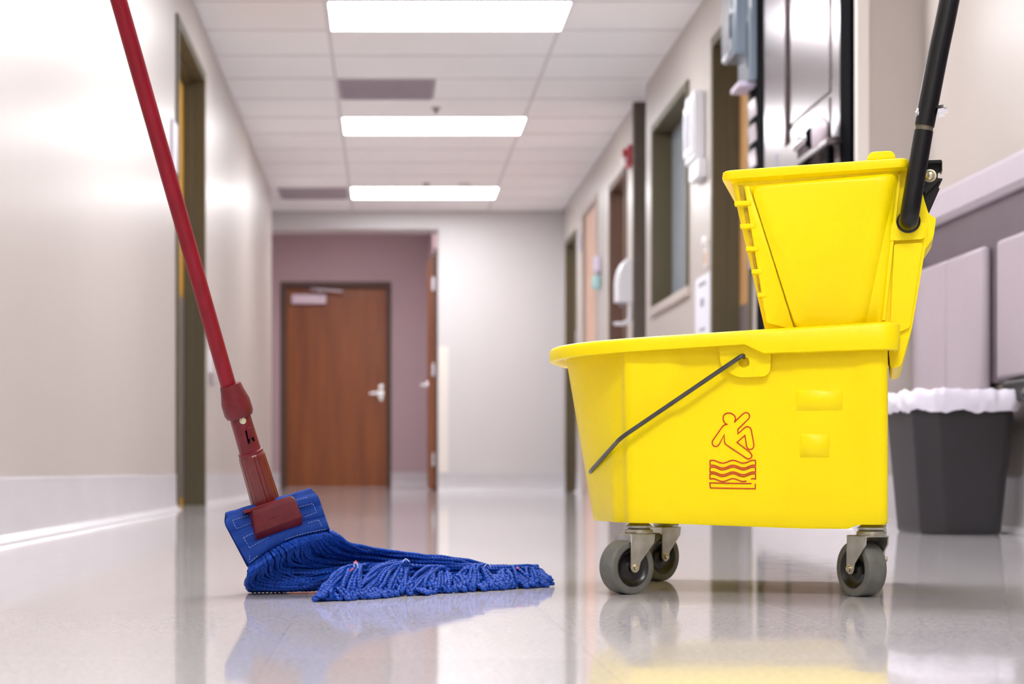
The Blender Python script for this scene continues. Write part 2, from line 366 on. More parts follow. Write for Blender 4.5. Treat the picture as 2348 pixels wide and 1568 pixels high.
# doors: jambs and head are a frame, leaf sits back in the wall
def side_door(name, xw, sgn, D, depth, fm, dm, jt=0.05, kick=None, proud=0.012, leafd=0.045, kicktop=1.0, handle=None):
    y0, y1, zt = D
    r = bpy.data.objects.new(name, None); COL.objects.link(r); r.location = (xw, (y0 + y1) / 2, 0); r['kind'] = 'structure'; R = rel(r)
    xa = xw - sgn * proud; xb = xw + sgn * (depth + leafd)
    fr = MB(); fr.box((xa, y0, 0), (xb, y0 + jt, zt)); fr.box((xa, y1 - jt, 0), (xb, y1, zt)); fr.box((xa, y0 + jt, zt - jt), (xb, y1 - jt, zt))
    xs = xw + sgn * depth * 0.55                      # door stop moulding
    fr.box((xs, y1 - jt - 0.014, 0), (xb, y1 - jt, zt - jt)); fr.box((xs, y0 + jt, 0), (xb, y0 + jt + 0.014, zt - jt)); fr.box((xs, y0 + jt, zt - jt - 0.014), (xb, y1 - jt, zt - jt))
    R(fr.build('door_frame', fm, smooth=False, bevel=0.003))
    xd = xw + sgn * depth
    R(MB().box((xd, y0 + jt, 0.001), (xb, y1 - jt, zt - jt - 0.003)).build('door_leaf', dm, smooth=False))
    if kick: R(MB().box((xd - sgn * 0.003, y0 + jt + 0.015, 0.04), (xd, y1 - jt - 0.015, kicktop)).build('kick_plate', kick, smooth=False))
    if handle:
        yh = handle
        hb = MB().cyl((xd, yh, 0.98), (xd - sgn * 0.05, yh, 0.98), 0.011); hb.lathe((xd, yh, 0.98), (-sgn, 0, 0), [(0, 0.03), (0.008, 0.028)])
        hb.tube([(xd - sgn * 0.05, yh, 0.98), (xd - sgn * 0.052, yh + 0.05, 0.982), (xd - sgn * 0.048, yh + 0.11, 0.98)], 0.009)
        R(hb.build('door_handle', 'metal'))
    return r
side_door('door_1', XL, -1, DL, 0.10, 'frame', 'yellow_door', kick='kick', kicktop=1.06)
side_door('door_2', XR, 1, DR, 0.113, 'frame', 'orange_door', kick='kick', kicktop=0.95)
side_door('door_3', XF, 1, DA, 0.088, 'frame_brown', 'tan_door')
side_door('door_4', XF, 1, DB, 0.02, 'lightframe', 'tan_door', jt=0.035)
side_door('door_5', XF, 1, DC, 0.08, 'frame', 'tan_door')

# far wood door in the alcove
r = bpy.data.objects.new('door_6', None); COL.objects.link(r); r.location = (-0.53, YB, 0); r['kind'] = 'structure'; R = rel(r)
fr = MB(); fr.box((DBK[0], YB - 0.02, 0), (DBK[0] + 0.062, YB + 0.14, DBK[2])); fr.box((DBK[1] - 0.05, YB - 0.02, 0), (DBK[1], YB + 0.14, DBK[2])); fr.box((DBK[0] + 0.062, YB - 0.02, 2.128), (DBK[1] - 0.05, YB + 0.14, DBK[2]))
R(fr.build('door_frame', 'frame_brown', smooth=False, bevel=0.004))
R(MB().box((DBK[0] + 0.062, YB + 0.045, 0.001), (DBK[1] - 0.05, YB + 0.09, 2.126)).build('door_leaf', 'wood', smooth=False))
hb = MB(); c = ab(872, 902, YB + 0.045); hb.lathe(c, (0, -1, 0), [(0, 0.04), (0.012, 0.038)]); hb.cyl(c, c + Vector((0, -0.06, 0)), 0.014)
hb.tube([c + Vector((0, -0.06, 0)), c + Vector((-0.05, -0.065, 0)), c + Vector((-0.11, -0.06, -0.004))], 0.014); hb.lathe(c + Vector((0.01, 0, 0.075)), (0, -1, 0), [(0, 0.025), (0.02, 0.022)])
hb.lathe(c + Vector((0.01, 0, -0.06)), (0, -1, 0), [(0, 0.022), (0.02, 0.018)])
R(hb.build('door_handle', 'chrome'))
a = ab(668, 675, YB); b = ab(748, 697, YB)
R(MB().box((a.x, YB - 0.02, b.z), (b.x, YB + 0.045, a.z)).build('door_closer', 'white_metal', bevel=0.008))
cl = MB(); cl.tube([ab(712, 662, YB - 0.05), ab(785, 668, YB - 0.06)], 0.012); cl.tube([ab(712, 662, YB - 0.05), ab(735, 668, YB - 0.03), ab(735, 680, YB - 0.02)], 0.012); cl.sphere(ab(716, 663, YB - 0.05), 0.022)
R(cl.build('closer_arm', 'metal'))

# open leaf along the alcove's right-hand return
r = bpy.data.objects.new('door_7', None); COL.objects.link(r); r.location = (0.43, 17.6, 0); r['kind'] = 'structure'; R = rel(r)
R(MB().box((0.395, 16.98, 0.015), (0.44, 17.95, 2.14)).build('door_leaf', 'wood', smooth=False))
R(MB().box((0.44, 16.9, 0), (0.46, 18.05, 2.2)).build('door_frame', 'frame_brown', smooth=False))
for z in (0.28, 1.1, 1.88): R(MB().box((0.415, 16.955, z - 0.06), (0.45, 16.98, z + 0.06)).build('hinge', 'metal', smooth=False))
hb = MB(); hb.cyl((0.395, 17.85, 1.0), (0.34, 17.85, 1.0), 0.013); hb.tube([(0.34, 17.85, 1.0), (0.335, 17.74, 1.0)], 0.012); hb.lathe((0.395, 17.85, 1.0), (-1, 0, 0), [(0, 0.035), (0.01, 0.032)])
R(hb.build('door_handle', 'chrome'))

# window in the right wall
r = bpy.data.objects.new('window_1', None); COL.objects.link(r); r.location = (XR, 10.19, 1.12); r['kind'] = 'structure'; R = rel(r)
y0, y1, z0, z1 = WR; j = 0.045
fr = MB(); xa = XR - 0.012; xb = XR + 0.16
fr.box((xa, y0, z0), (xb, y0 + j, z1)); fr.box((xa, y1 - j, z0), (xb, y1, z1)); fr.box((xa, y0 + j, z1 - j), (xb, y1 - j, z1))
R(fr.build('window_frame', 'frame', smooth=False, bevel=0.003))
R(MB().box((XR - 0.02, y0 - 0.03, z0 - 0.05), (xb, y1 + 0.03, z0 + 0.0)).build('window_sill', 'lightframe', smooth=False, bevel=0.004))
R(MB().box((XR + 0.104, y0 + j, z0), (XR + 0.112, y1 - j, z1 - j)).build('window_glass', 'glass', smooth=False))
R(MB().box((XR + 0.122, y0 + j, z0), (XR + 0.128, y1 - j, z1 - j)).build('window_blind', 'blind', smooth=False))

# ------------------------------------------------------------------ ceiling things
lbl = {0: 'large recessed ceiling light nearest in the photo, cut by the top edge', 1: 'middle recessed ceiling light behind the sprinkler head', 2: 'farthest recessed ceiling light before the end wall',
       -1: 'recessed ceiling light in front of the top-edge one, outside the frame', -2: 'recessed ceiling light above the mop bucket, outside the frame', -3: 'recessed ceiling light above the camera, outside the frame', -4: 'recessed ceiling light behind the camera, outside the frame'}
def ceiling_light(x0, x1, y0, y1, label, dm='lamp', H=H):
    t = thing('ceiling_light', label, 'ceiling light', ((x0 + x1) / 2, (y0 + y1) / 2, H), group='recessed corridor ceiling lights'); R = rel(t)
    f = MB(); e = 0.018; zb = H - 0.006
    f.box((x0 - e, y0 - e, zb), (x1 + e, y0, H)); f.box((x0 - e, y1, zb), (x1 + e, y1 + e, H)); f.box((x0 - e, y0, zb), (x0, y1, H)); f.box((x1, y0, zb), (x1 + e, y1, H))
    R(f.build('light_frame', 'white', smooth=False))
    R(MB().box((x0, y0, H - 0.004), (x1, y1, H - 0.0005)).build('diffuser', dm, smooth=False))
for k in range(-4, 3): ceiling_light(-0.283, 0.905, 9.150 + 3.0 * k, 9.722 + 3.0 * k, lbl[k], 'lamp_near' if k < 0 else 'lamp')
ceiling_light(-0.9, 0.0, 17.6, 18.1, 'added unseen ceiling light brightening the small lobby behind the far header', 'lamp_lobby_fill', 2.75)  # added lamp, hidden by the header, to brighten the alcove
def vent(x0, x1, y0, y1, label):
    t = thing('ceiling_vent', label, 'air vent', ((x0 + x1) / 2, (y0 + y1) / 2, H), group='grey ceiling return vents'); R = rel(t)
    R(MB().box((x0, y0, H - 0.004), (x1, y1, H - 0.0005)).build('vent_back', 'vent', smooth=False))
    f = MB()
    for i in range(14):
        yy = y0 + 0.03 + (y1 - y0 - 0.06) * i / 13; f.add([(x0 + 0.02, yy, H - 0.004), (x1 - 0.02, yy, H - 0.004), (x1 - 0.02, yy + 0.012, H - 0.014), (x0 + 0.02, yy + 0.012, H - 0.014), (x0 + 0.02, yy + 0.002, H - 0.004), (x1 - 0.02, yy + 0.002, H - 0.004), (x1 - 0.02, yy + 0.014, H - 0.014), (x0 + 0.02, yy + 0.014, H - 0.014)],
              [(0, 1, 2, 3), (7, 6, 5, 4), (0, 4, 5, 1), (3, 2, 6, 7), (0, 3, 7, 4), (1, 5, 6, 2)])
    R(f.build('louvres', 'vent', smooth=False))
vent(-0.288, 0.292, 10.95, 11.52, 'grey ceiling vent between the first two ceiling lights')
vent(-0.89, -0.32, 15.15, 15.73, 'grey ceiling vent beside the farthest ceiling light')
for (x, yy, l) in ((0.315, 11.83, 'small ceiling sprinkler head in front of the middle ceiling light'), (0.32, 14.95, 'small ceiling sprinkler head in front of the farthest light')):
    t = thing('sprinkler_head', l, 'sprinkler', (x, yy, H), group='ceiling sprinkler heads'); R = rel(t)
    R(MB().lathe((x, yy, H), (0, 0, -1), [(0, 0.035), (0.004, 0.033), (0.008, 0.014)]).build('escutcheon', 'vent'))
    R(MB().lathe((x, yy, H), (0, 0, -1), [(0.004, 0.011), (0.012, 0.016), (0.02, 0.012), (0.03, 0.005), (0.032, 0.005), (0.033, 0.009), (0.035, 0.009)]).build('sprinkler_nozzle', 'zinc_dark'))
c = ab(1065, 418, 15.0)
tag(MB().lathe((c.x, 14.95, H), (0, 0, -1), [(0, 0.06), (0.012, 0.06), (0.03, 0.04), (0.034, 0.0005)]).build('smoke_detector', 'cream'), 'round cream smoke detector on the ceiling by the farthest light', 'smoke detector')

# ------------------------------------------------------------------ things on the right-hand walls
def onwall(px, py, X): Yd = X * F / (px - VX); return Vector((X, Yd, CH + (HY - py) * Yd / F))
# white control cabinet beside the window
t = thing('wall_cabinet', 'white slatted metal box on the wall between window and door', 'wall box', (XR, 8.97, 1.62)); R = rel(t)
R(MB().box((XR - 0.055, 9.06, 1.70), (XR, 9.33, 2.03)).build('cabinet_body', 'white', bevel=0.008))
R(MB().box((XR - 0.066, 9.08, 1.73), (XR - 0.054, 9.31, 1.98)).build('cabinet_door', 'white', bevel=0.004))
for i in range(4): R(MB().box((XR - 0.068, 9.11 + i * 0.045, 1.76), (XR - 0.065, 9.13 + i * 0.045, 1.94)).build('grille_slot', 'print', smooth=False))
R(MB().box((XR - 0.045, 9.0, 1.60), (XR, 9.27, 1.69)).build('lower_housing', 'white', bevel=0.006))
t = thing('call_station', 'small wall plate with pale round button beside the window', 'wall plate', (XR, 9.0, 1.2)); R = rel(t)
c = onwall(1621, 580, XR)
R(MB().box((XR - 0.008, c.y - 0.04, c.z - 0.07), (XR, c.y + 0.04, c.z + 0.07)).build('plate', 'cream', bevel=0.003))
R(MB().sphere((XR - 0.01, c.y, c.z + 0.055), 0.028, sq=(0.6, 1, 1)).build('button', 'white'))
R(MB().box((XR - 0.011, c.y - 0.02, c.z - 0.05), (XR - 0.008, c.y + 0.02, c.z + 0.0)).build('print_patch', 'amber', smooth=False))
a = onwall(1596, 628, XR); b = onwall(1629, 770, XR)
t = thing('notice_sheet', 'white printed notice sheet low on the wall beside the window', 'notice', (XR, 9.2, 0.8)); R = rel(t)
R(MB().box((XR - 0.004, b.y, 0.70), (XR, a.y, 1.13)).build('sheet', 'paper', smooth=False))
for (zz, hh, ww) in ((1.08, 0.02, 0.2), (0.98, 0.04, 0.1), (0.86, 0.015, 0.16), (0.80, 0.015, 0.16)): R(MB().box((XR - 0.005, (a.y + b.y) / 2 - ww / 2, zz), (XR - 0.004, (a.y + b.y) / 2 + ww / 2, zz + hh)).build('printed_line', 'print', smooth=False))

# glove-box dispenser and chart rack beside the second door
t = thing('supply_dispenser', 'glossy blue-grey dispenser high on the wall beside the brown door', 'dispenser', (XR, 7.8, 1.6)); R = rel(t)
R(MB().box((XR - 0.10, 7.82, 1.93), (XR, 8.08, 2.42)).build('upper_case', 'bluegrey', bevel=0.02, seg=4))
R(MB().box((XR - 0.045, 7.74, 1.80), (XR, 7.98, 2.42)).build('back_case', 'bluegrey', bevel=0.01))
R(MB().box((XR - 0.075, 7.80, 1.785), (XR, 7.99, 1.81)).build('drip_shelf', 'lavender', bevel=0.005))
R(MB().box((XR - 0.047, 7.765, 1.86), (XR - 0.044, 7.777, 2.05)).build('case_slot', 'black_frame', smooth=False)); R(MB().box((XR - 0.103, 7.84, 2.0), (XR - 0.099, 7.87, 2.1)).build('case_slot', 'black_frame', smooth=False))
t = thing('chart_rack', 'black wall rack of stacked grey chart pockets beside steel unit', 'wall rack', (XR, 7.80, 1.0)); R = rel(t)
R(MB().box((XR - 0.008, 7.74, 1.02), (XR, 7.93, 1.78)).build('rack_back', 'black_frame', smooth=False))
for i in range(7):
    z = 1.03 + i * 0.105
    R(MB().add([(XR - 0.008, 7.745, z), (XR - 0.008, 7.915, z), (XR - 0.014, 7.90, z + 0.07), (XR - 0.014, 7.755, z + 0.07), (XR - 0.012, 7.755, z), (XR - 0.012, 7.90, z), (XR - 0.018, 7.90, z + 0.07), (XR - 0.018, 7.755, z + 0.07)],
               [(0, 1, 2, 3), (4, 7, 6, 5), (0, 4, 5, 1), (3, 2, 6, 7), (0, 3, 7, 4), (1, 5, 6, 2)]).build('pocket', 'panel', smooth=False))

# stainless dispensing unit in its black frame
t = thing('steel_dispensing_unit', 'tall stainless steel water dispensing unit set in a black frame', 'water dispenser', (XR, 6.9, 0)); R = rel(t)
y0, y1 = 6.16, 7.725
fr = MB(); X0 = XR - 0.016
fr.box((X0, y1 - 0.13, 0.17), (XR, y1, 2.42)); fr.box((X0, y0, 0.17), (XR, y0 + 0.15, 2.42)); fr.box((X0, y0, 2.34), (XR, y1, 2.42))
R(fr.build('outer_frame', 'black_frame', smooth=False, bevel=0.003))
R(MB().box((XR - 0.012, y0 + 0.15, 0.17), (XR, y1 - 0.13, 2.34)).build('steel_back', 'stainless', smooth=False))
R(MB().box((XR - 0.03, 7.11, 0.17), (XR - 0.010, 7.17, 2.34)).build('centre_strip', 'stainless', smooth=False, bevel=0.006))
R(MB().box((XR - 0.018, 6.45, 1.487), (XR - 0.010, 7.07, 2.33)).build('upper_door', 'stainless', smooth=False, bevel=0.004))
R(MB().box((XR - 0.018, 6.45, 0.17), (XR - 0.010, 7.07, 1.470)).build('lower_door', 'stainless', smooth=False, bevel=0.004))
R(MB().box((XR - 0.014, 6.31, 0.17), (XR - 0.002, 6.435, 1.53)).build('side_column', 'stainless', smooth=False, bevel=0.004))
R(MB().box((XR - 0.05, 6.80, 0.95), (XR - 0.012, 7.335, 1.395)).build('basin_housing', 'stainless', smooth=False, bevel=0.005))
d = R(MB().prism([(0, 0.05), (0.010, 0.02), (0.016, 0.0), (0.010, -0.018), (-0.010, -0.018), (-0.016, 0.0), (-0.010, 0.02)], -0.001, 0.001).build('drop_symbol', 'bluegrey', smooth=False))
d.matrix_parent_inverse = Matrix(); d.location = (-0.0505, 0.26, 1.345); d.rotation_euler = (0, 0, math.pi / 2)
R(MB().tube(smooth_path([(XR - 0.055, 6.78, 1.35), (XR - 0.06, 6.70, 1.352), (XR - 0.06, 6.57, 1.35)], 10), 0.017, 16).build('spout', 'chrome'))
R(MB().sphere((XR - 0.055, 6.43, 1.335), 0.07, 24, 16, (0.35, 1.5, 0.85)).build('spout_hood', 'panel'))
R(MB().sphere((XR - 0.075, 6.49, 1.335), 0.03, sq=(0.6, 1.2, 1.2)).build('button_collar', 'black_frame')); R(MB().sphere((XR - 0.09, 6.49, 1.335), 0.014).build('push_button', 'chrome'))
R(MB().box((XR - 0.07, 6.27, 1.275), (XR - 0.012, 6.72, 1.30)).build('tray', 'stainless', bevel=0.005))
for yy in (6.28, 6.64): R(MB().box((XR - 0.06, yy, 1.0), (XR - 0.04, yy + 0.035, 1.27)).build('tray_leg', 'black_frame', smooth=False))
struct(MB().box((XR - 0.003, 6.133, 0.162), (XR + 0.04, 6.16, H - 0.01)).build('trim_2', 'cream', smooth=False, bevel=0.003))

# far right wall
t = thing('soap_dispenser', 'white rounded soap dispenser beside the far brown door frame', 'soap dispenser', (XF, 11.86, 1.2)); R = rel(t)
b = MB(); z0 = 1.245; z1 = 1.525
rs = []
for i in range(9):
    q = i / 8; z = z0 + (z1 - z0) * q; wd = 0.055 * (1 - 0.6 * max(0, q - 0.7) ** 2 * 8); dp = 0.11 * math.sqrt(max(0.05, 1 - (max(0, q - 0.35) / 0.68) ** 2.2))
    rs.append([(XF, 11.84 + wd, z), (XF - dp * 0.8, 11.84 + wd, z), (XF - dp, 11.84 + wd * 0.5, z), (XF - dp, 11.84 - wd * 0.5, z), (XF - dp * 0.8, 11.84 - wd, z), (XF, 11.84 - wd, z)])
R(b.rings(rs).build('dispenser_body', 'white', bevel=0.006)); R(MB().cyl((XF - 0.07, 11.84, 1.22), (XF - 0.07, 11.84, 1.25), 0.012).build('nozzle', 'print'))
t = thing('drip_tray', 'pale bent drip tray arm below the white soap dispenser', 'drip tray', (XF, 11.84, 1.1)); R = rel(t)
R(MB().tube(smooth_path([(XF - 0.01, 11.84, 1.22), (XF - 0.018, 11.84, 1.14), (XF - 0.05, 11.84, 1.115)], 10), 0.012).build('tray_arm', 'white'))
R(MB().lathe((XF - 0.07, 11.84, 1.10), (0, 0, 1), [(0, 0.03), (0.004, 0.045), (0.018, 0.048), (0.02, 0.045)]).build('tray', 'white'))
t = thing('fire_alarm', 'red fire alarm strobe high on the far right wall', 'fire alarm', (XF, 11.85, 2.18)); R = rel(t)
R(MB().box((XF - 0.03, 11.78, 2.11), (XF, 11.94, 2.24)).build('alarm_case', 'alarm', bevel=0.004)); R(MB().box((XF - 0.06, 11.83, 2.13), (XF - 0.03, 11.90, 2.17)).build('strobe_lens', 'white', bevel=0.01))
R(MB().box((XF - 0.055, 11.84, 2.18), (XF - 0.03, 11.90, 2.225)).build('horn', 'alarm', bevel=0.005))
t = thing('hand_gel_station', 'small lavender dispenser with teal tip between the far doors', 'gel dispenser', (XF, 13.6, 1.4)); R = rel(t)
R(MB().box((XF - 0.05, 13.54, 1.62), (XF, 13.63, 1.74)).build('gel_case', 'lavender', bevel=0.012)); R(MB().box((XF - 0.06, 13.55, 1.50), (XF - 0.005, 13.62, 1.60)).build('gel_bottle', 'teal', bevel=0.01))
R(MB().box((XF - 0.02, 13.56, 1.58), (XF, 13.6, 1.63)).build('bracket', 'print', bevel=0.002))
c = onwall(1332, 555, XF)
tag(MB().box((XF - 0.015, 14.93, c.z - 0.07), (XF, 15.0, c.z + 0.07)).build('room_sign', 'lavender', bevel=0.003), 'small lavender room sign beside the farthest right-hand door', 'sign')
t = thing('switch_plates', 'stacked metal access plates beside the farthest right-hand door', 'wall plate', (XF, 15.1, 1.1)); R = rel(t)
R(MB().box((XF - 0.012, 15.18, 1.20), (XF, 15.25, 1.32)).build('upper_plate', 'metal', bevel=0.003)); R(MB().box((XF - 0.012, 15.18, 1.04), (XF, 15.25, 1.16)).build('lower_plate', 'metal', bevel=0.003)); R(MB().sphere((XF - 0.016, 15.21, 1.18), 0.02).build('knob', 'cream'))
tag(MB().box((0.462, YF - 0.006, 0.165), (0.548, YF, 1.275)).build('corner_guard', 'cream', bevel=0.003), 'cream corner guard strip on the end wall beside the lobby opening', 'corner guard')
# left wall bits
c = Vector((XL, 9.95, 0.76))
t = thing('wall_outlet', 'small pale outlet plate on the left wall beyond the door', 'outlet', c); R = rel(t)
R(MB().box((XL, c.y - 0.04, c.z - 0.06), (XL + 0.008, c.y + 0.04, c.z + 0.06)).build('plate', 'white', bevel=0.002)); R(MB().box((XL + 0.008, c.y - 0.03, c.z - 0.13), (XL + 0.03, c.y + 0.02, c.z - 0.06)).build('plug', 'vent', bevel=0.006))
tag(MB().box((XL, 8.17, 1.50), (XL + 0.012, 8.33, 1.72)).build('door_sign', 'lavender', bevel=0.003), 'pale room sign on the left wall before the door frame', 'sign')

# seating-side wall: cladding, rail, panels, bench
struct(MB().box((XR2 - 0.015, -4.0, 0.43), (XR2, 6.138, 0.96)).build('trim_3', 'dark_vinyl', smooth=False))
rl = MB(); pr = [(0, 0.952), (-0.028, 0.956), (-0.04, 0.972), (-0.04, 1.04), (-0.028, 1.056), (0, 1.06)]
rl.rings([[(XR2 + o, yy, z) for o, z in pr] for yy in (-4.0, 6.138)])
struct(rl.build('trim_4', 'rail', angle=30))
yy = 6.13; wd = [0.375, 0.335]
plabels = ['pale grey padded wall panel farthest along, beside the wall corner', 'second pale grey padded wall panel from the wall corner, left of dark gap', 'pale grey padded wall panel right of the dark gap, cut by the photo edge', 'pale grey padded wall panel nearest the camera, outside the frame']
for i, (a, b, zb) in enumerate(((6.125, 5.76, 0.165), (5.752, 5.40, 0.165), (5.275, 4.55, 0.43), (4.45, 3.7, 0.43))):
    tag(MB().box((XR2 - 0.045, b, zb), (XR2 - 0.015, a, 0.828)).build('wall_panel', 'panel', bevel=0.014, seg=3), plabels[i], 'wall panel', 'padded wall panels on the seating side')
t = thing('wall_bench', 'black wall-mounted bench seat at the right edge of the photo', 'bench', (XR2, 4.6, 0.37)); R = rel(t)
R(MB().box((XR2 - 0.06, 3.6, 0.365), (XR2 - 0.015, 5.18, 0.425)).build('seat_frame', 'seat', bevel=0.01)); R(MB().box((XR2 - 0.40, 3.0, 0.315), (XR2 - 0.06, 4.04, 0.36)).build('seat_pad', 'seat', bevel=0.018, seg=3))

# ------------------------------------------------------------------ bin
BY = 5.12
t = thing('trash_can', 'charcoal plastic trash can with tapered sides by the right wall', 'trash can', (1.60, 5.27, 0)); R = rel(t)
def bin_ring(x0, x1, y0, y1, c, z, n=5):
    pts = poly_round([(x0, y0 + c), (x0 + c, y0), (x1 - c * 0.4, y0), (x1, y0 + c * 0.4), (x1, y1 - c * 0.4), (x1 - c * 0.4, y1), (x0 + c, y1), (x0, y1 - c)], 0.012, n)
    return [(p[0], p[1], z) for p in pts]
bx0, bx1, by0, by1 = 1.445, 1.722, 5.10, 5.44
def binr(q, z, o=0.0):
    k = 0.028 * q + o; return bin_ring(bx0 + 0.03 - k, bx1 - 0.03 + 0.03 * q + o, by0 + 0.0 - k * 0.6, by1 + k * 0.5, 0.05, z)
rs = [binr(-0.2, 0.0), binr(0, 0.012), binr(0.0, 0.02)] + [binr(i / 6, 0.02 + 0.335 * i / 6) for i in range(1, 7)] + [binr(1, 0.356, 0.006), binr(1, 0.372, 0.006), binr(1, 0.372, -0.004)] + [binr(1 - i / 3 * 0.95, 0.36 - 0.33 * i / 3, -0.004) for i in range(0, 4)]
R(MB().rings(rs).build('can_body', 'bin', angle=28))
ln = MB(); N = len(rs[0]); lr = []
prof = [(-0.02, 0.30), (-0.006, 0.345), (0.0, 0.378), (0.004, 0.392), (0.012, 0.398), (0.022, 0.392), (0.027, 0.375), (0.022, 0.357), (0.016, 0.345), (0.012, 0.338)]
dense = []
base = binr(1, 0)
for i in range(N):
    a = Vector(base[i]); b = Vector(base[(i + 1) % N]); m = max(1, int((b - a).length / 0.006))
    for k in range(m): dense.append(a.lerp(b, k / m))
cx = sum(p.x for p in dense) / len(dense); cy = sum(p.y for p in dense) / len(dense)
for (o, z) in prof:
    ring = []
    for i, p in enumerate(dense):
        d = Vector((p.x - cx, p.y - cy, 0)).normalized(); w_ = max(0, (o + 0.004) / 0.03)
        nz = noise.noise(Vector((p.x * 22, p.y * 22, z * 30))) ; nz2 = noise.noise(Vector((p.x * 70, p.y * 70, z * 22 + 5)))
        q = p + d * (o * 0.8 + w_ * (0.010 * nz + 0.006 * nz2)) ; ring.append((q.x, q.y, z + 0.010 * nz * (1 if z > 0.33 else 0) + 0.004 * nz2))
    lr.append(ring)
tag(ln.rings(lr, cap=False).build('trash_bag', 'liner', angle=80), 'white plastic trash bag puffed over the rim of the charcoal can', 'trash bag')

# ------------------------------------------------------------------ mop bucket (local: u along, v away, z up)
PH = math.radians(15); cP, sP = math.cos(PH), math.sin(PH); OX, OY = 0.3614, 2.667
def uz(px, py, v):
    k = (px - VX) / F; u = (k * (OY + cP * v) - OX - sP * v) / (cP + k * sP); Yd = OY - sP * u + cP * v
    return (u, CH + (HY - py) * Yd / F)
bucket = thing('mop_bucket', 'yellow plastic mop bucket on four grey casters', 'mop bucket', (OX, OY, 0), -PH)
VC = 0.17
ZB, ZT = 0.1015, 0.352
def ztop(u): return 0.361 + 0.0455 * u
def half_outline(q, off=0.0, rim=False):
    """near half of the plan (v <= VC), from nose centre to the far end centre; q 0 bottom .. 1 top"""
    un = -0.082 - 0.042 * q; uc = -0.012 - 0.006 * q; ur = 0.344
    pts = [(un, VC), (un, 0.105), (un + 0.012, 0.075)]
    pts += [(un + 0.034, 0.040), (uc - 0.026, 0.002), (uc - 0.020, -0.006), (uc - 0.009, -0.014), (uc - 0.004, -0.020), (uc - 0.001, -0.030), (uc + 0.004, -0.0350)]
    nv = 34
    for k in range(nv + 1):
        u = uc + 0.012 + (ur - 0.012 - uc - 0.012) * k / nv
        s1 = min(1, max(0, (u - 0.045) / 0.022)); s1 = s1 * s1 * (3 - 2 * s1)
        s2 = min(1, max(0, (u - 0.212) / 0.012)); s2 = s2 * s2 * (3 - 2 * s2)
        s3 = min(1, max(0, (u - 0.300) / 0.016)); s3 = s3 * s3 * (3 - 2 * s3)
        v = -0.036 + 0.007 * s1 - 0.0025 * s2 - 0.0045 * s3
        pts.append((u, v))
    pts += [(ur - 0.006, -0.0345), (ur - 0.002, -0.031), (ur, -0.025), (ur, 0.05), (ur, VC)]
    return pts
def offs(ring, d):
    n = len(ring); out = []
    for i in range(n):
        a = Vector(ring[i - 1]); b = Vector(ring[(i + 1) % n]); t = (b - a).normalized(); out.append((ring[i][0] + t.y * d, ring[i][1] - t.x * d))
    return out
def full(q):
    h = half_outline(q); return h + [(u, 2 * VC - v) for (u, v) in reversed(h[1:-1])]
def zbot(u): return ZB - 0.006 * min(1, max(0, (u - 0.03) / 0.2)) * (1 - min(1, max(0, (u - 0.295) / 0.01)))
rs = []
f0 = full(0)
rs.append([(VC * 0 + 0.13 + (u - 0.13) * 0.9, VC + (v - VC) * 0.9, zbot(u) + 0.0005) for u, v in f0])
rs.append([(0.13 + (u - 0.13) * 0.99, VC + (v - VC) * 0.99, zbot(u)) for u, v in f0])
for i in range(13):
    q = i / 12; rg = full(q)
    rs.append([(u, v, (zbot(u) + 0.004) * (1 - q) + (ztop(u) - 0.004) * q) for u, v in rg])
for i in range(7):
    q = 1 - i / 6; rg = offs(full(q), -0.004)
    rs.append([(u, v, (0.112) * (1 - q) + (ztop(u) - 0.004) * q) for u, v in rg])
bb = MB().rings(rs)
# raised blocks low on the side wall
for (xa, ya, xb, yb) in ((1818, 886, 1940, 950), (1826, 987, 1910, 1058)):
    a = uz(xa, ya, -0.033); b = uz(xb, yb, -0.033)
    o = 0.009
    bb.add([(a[0], -0.026, a[1]), (b[0], -0.026, a[1]), (b[0], -0.026, b[1]), (a[0], -0.026, b[1]), (a[0] + o, -0.0365, a[1] - o), (b[0] - o, -0.0365, a[1] - o), (b[0] - o, -0.0365, b[1] + o * 1.2), (a[0] + o, -0.0365, b[1] + o * 1.2)],
           [(4, 5, 6, 7), (0, 1, 5, 4), (1, 2, 6, 5), (2, 3, 7, 6), (3, 0, 4, 7), (3, 2, 1, 0)])
bb.build('bucket_body', 'yellow', bucket, angle=50)
# rim: rolled band, deeper over the rear part
def rim_outline():
    pts = []; un = -0.1445; vn = -0.052; ur = 0.357; uS = 0.05
    for k in range(25):                       # nose, superellipse quarter
        t = math.pi / 2 * k / 24
        pts.append((uS - (uS - un) * abs(math.cos(t)) ** 0.80, VC - (VC - vn) * abs(math.sin(t)) ** 0.62))
    for k in range(1, 12): pts.append((uS + (0.333 - uS) * k / 11, vn))
    for k in range(1, 7): t = math.pi / 2 * k / 6; pts.append((0.333 + 0.024 * math.sin(t), vn + 0.024 - 0.024 * math.cos(t)))
    pts += [(ur, 0.05), (ur, VC)]
    return pts
h = rim_outline(); ro = h + [(u, 2 * VC - v) for (u, v) in reversed(h[1:-1])]
def rdrop(u): s = min(1, max(0, (u - 0.156) / 0.012)); return 0.0185 + s * (0.0135 + 0.075 * (u - 0.165) * 0.35)
rr = []
for (o, fz) in ((-0.011, 0.25), (-0.008, 0.02), (-0.003, -0.04), (0.001, 0.06), (0.003, 0.22), (0.003, 0.80), (0.0022, 1.0), (-0.003, 1.05), (-0.011, 0.98), (-0.016, 0.6)):
    rg = offs(ro, o); rr.append([(u, v, ztop(u) + 0.001 - fz * rdrop(u) if fz > 0.3 else ztop(u) + 0.001 - fz * 0.018) for (u, v), (u0, v0) in zip(rg, ro)])
MB().rings(rr, closed=True).build('bucket_rim', 'yellow', bucket, angle=50)
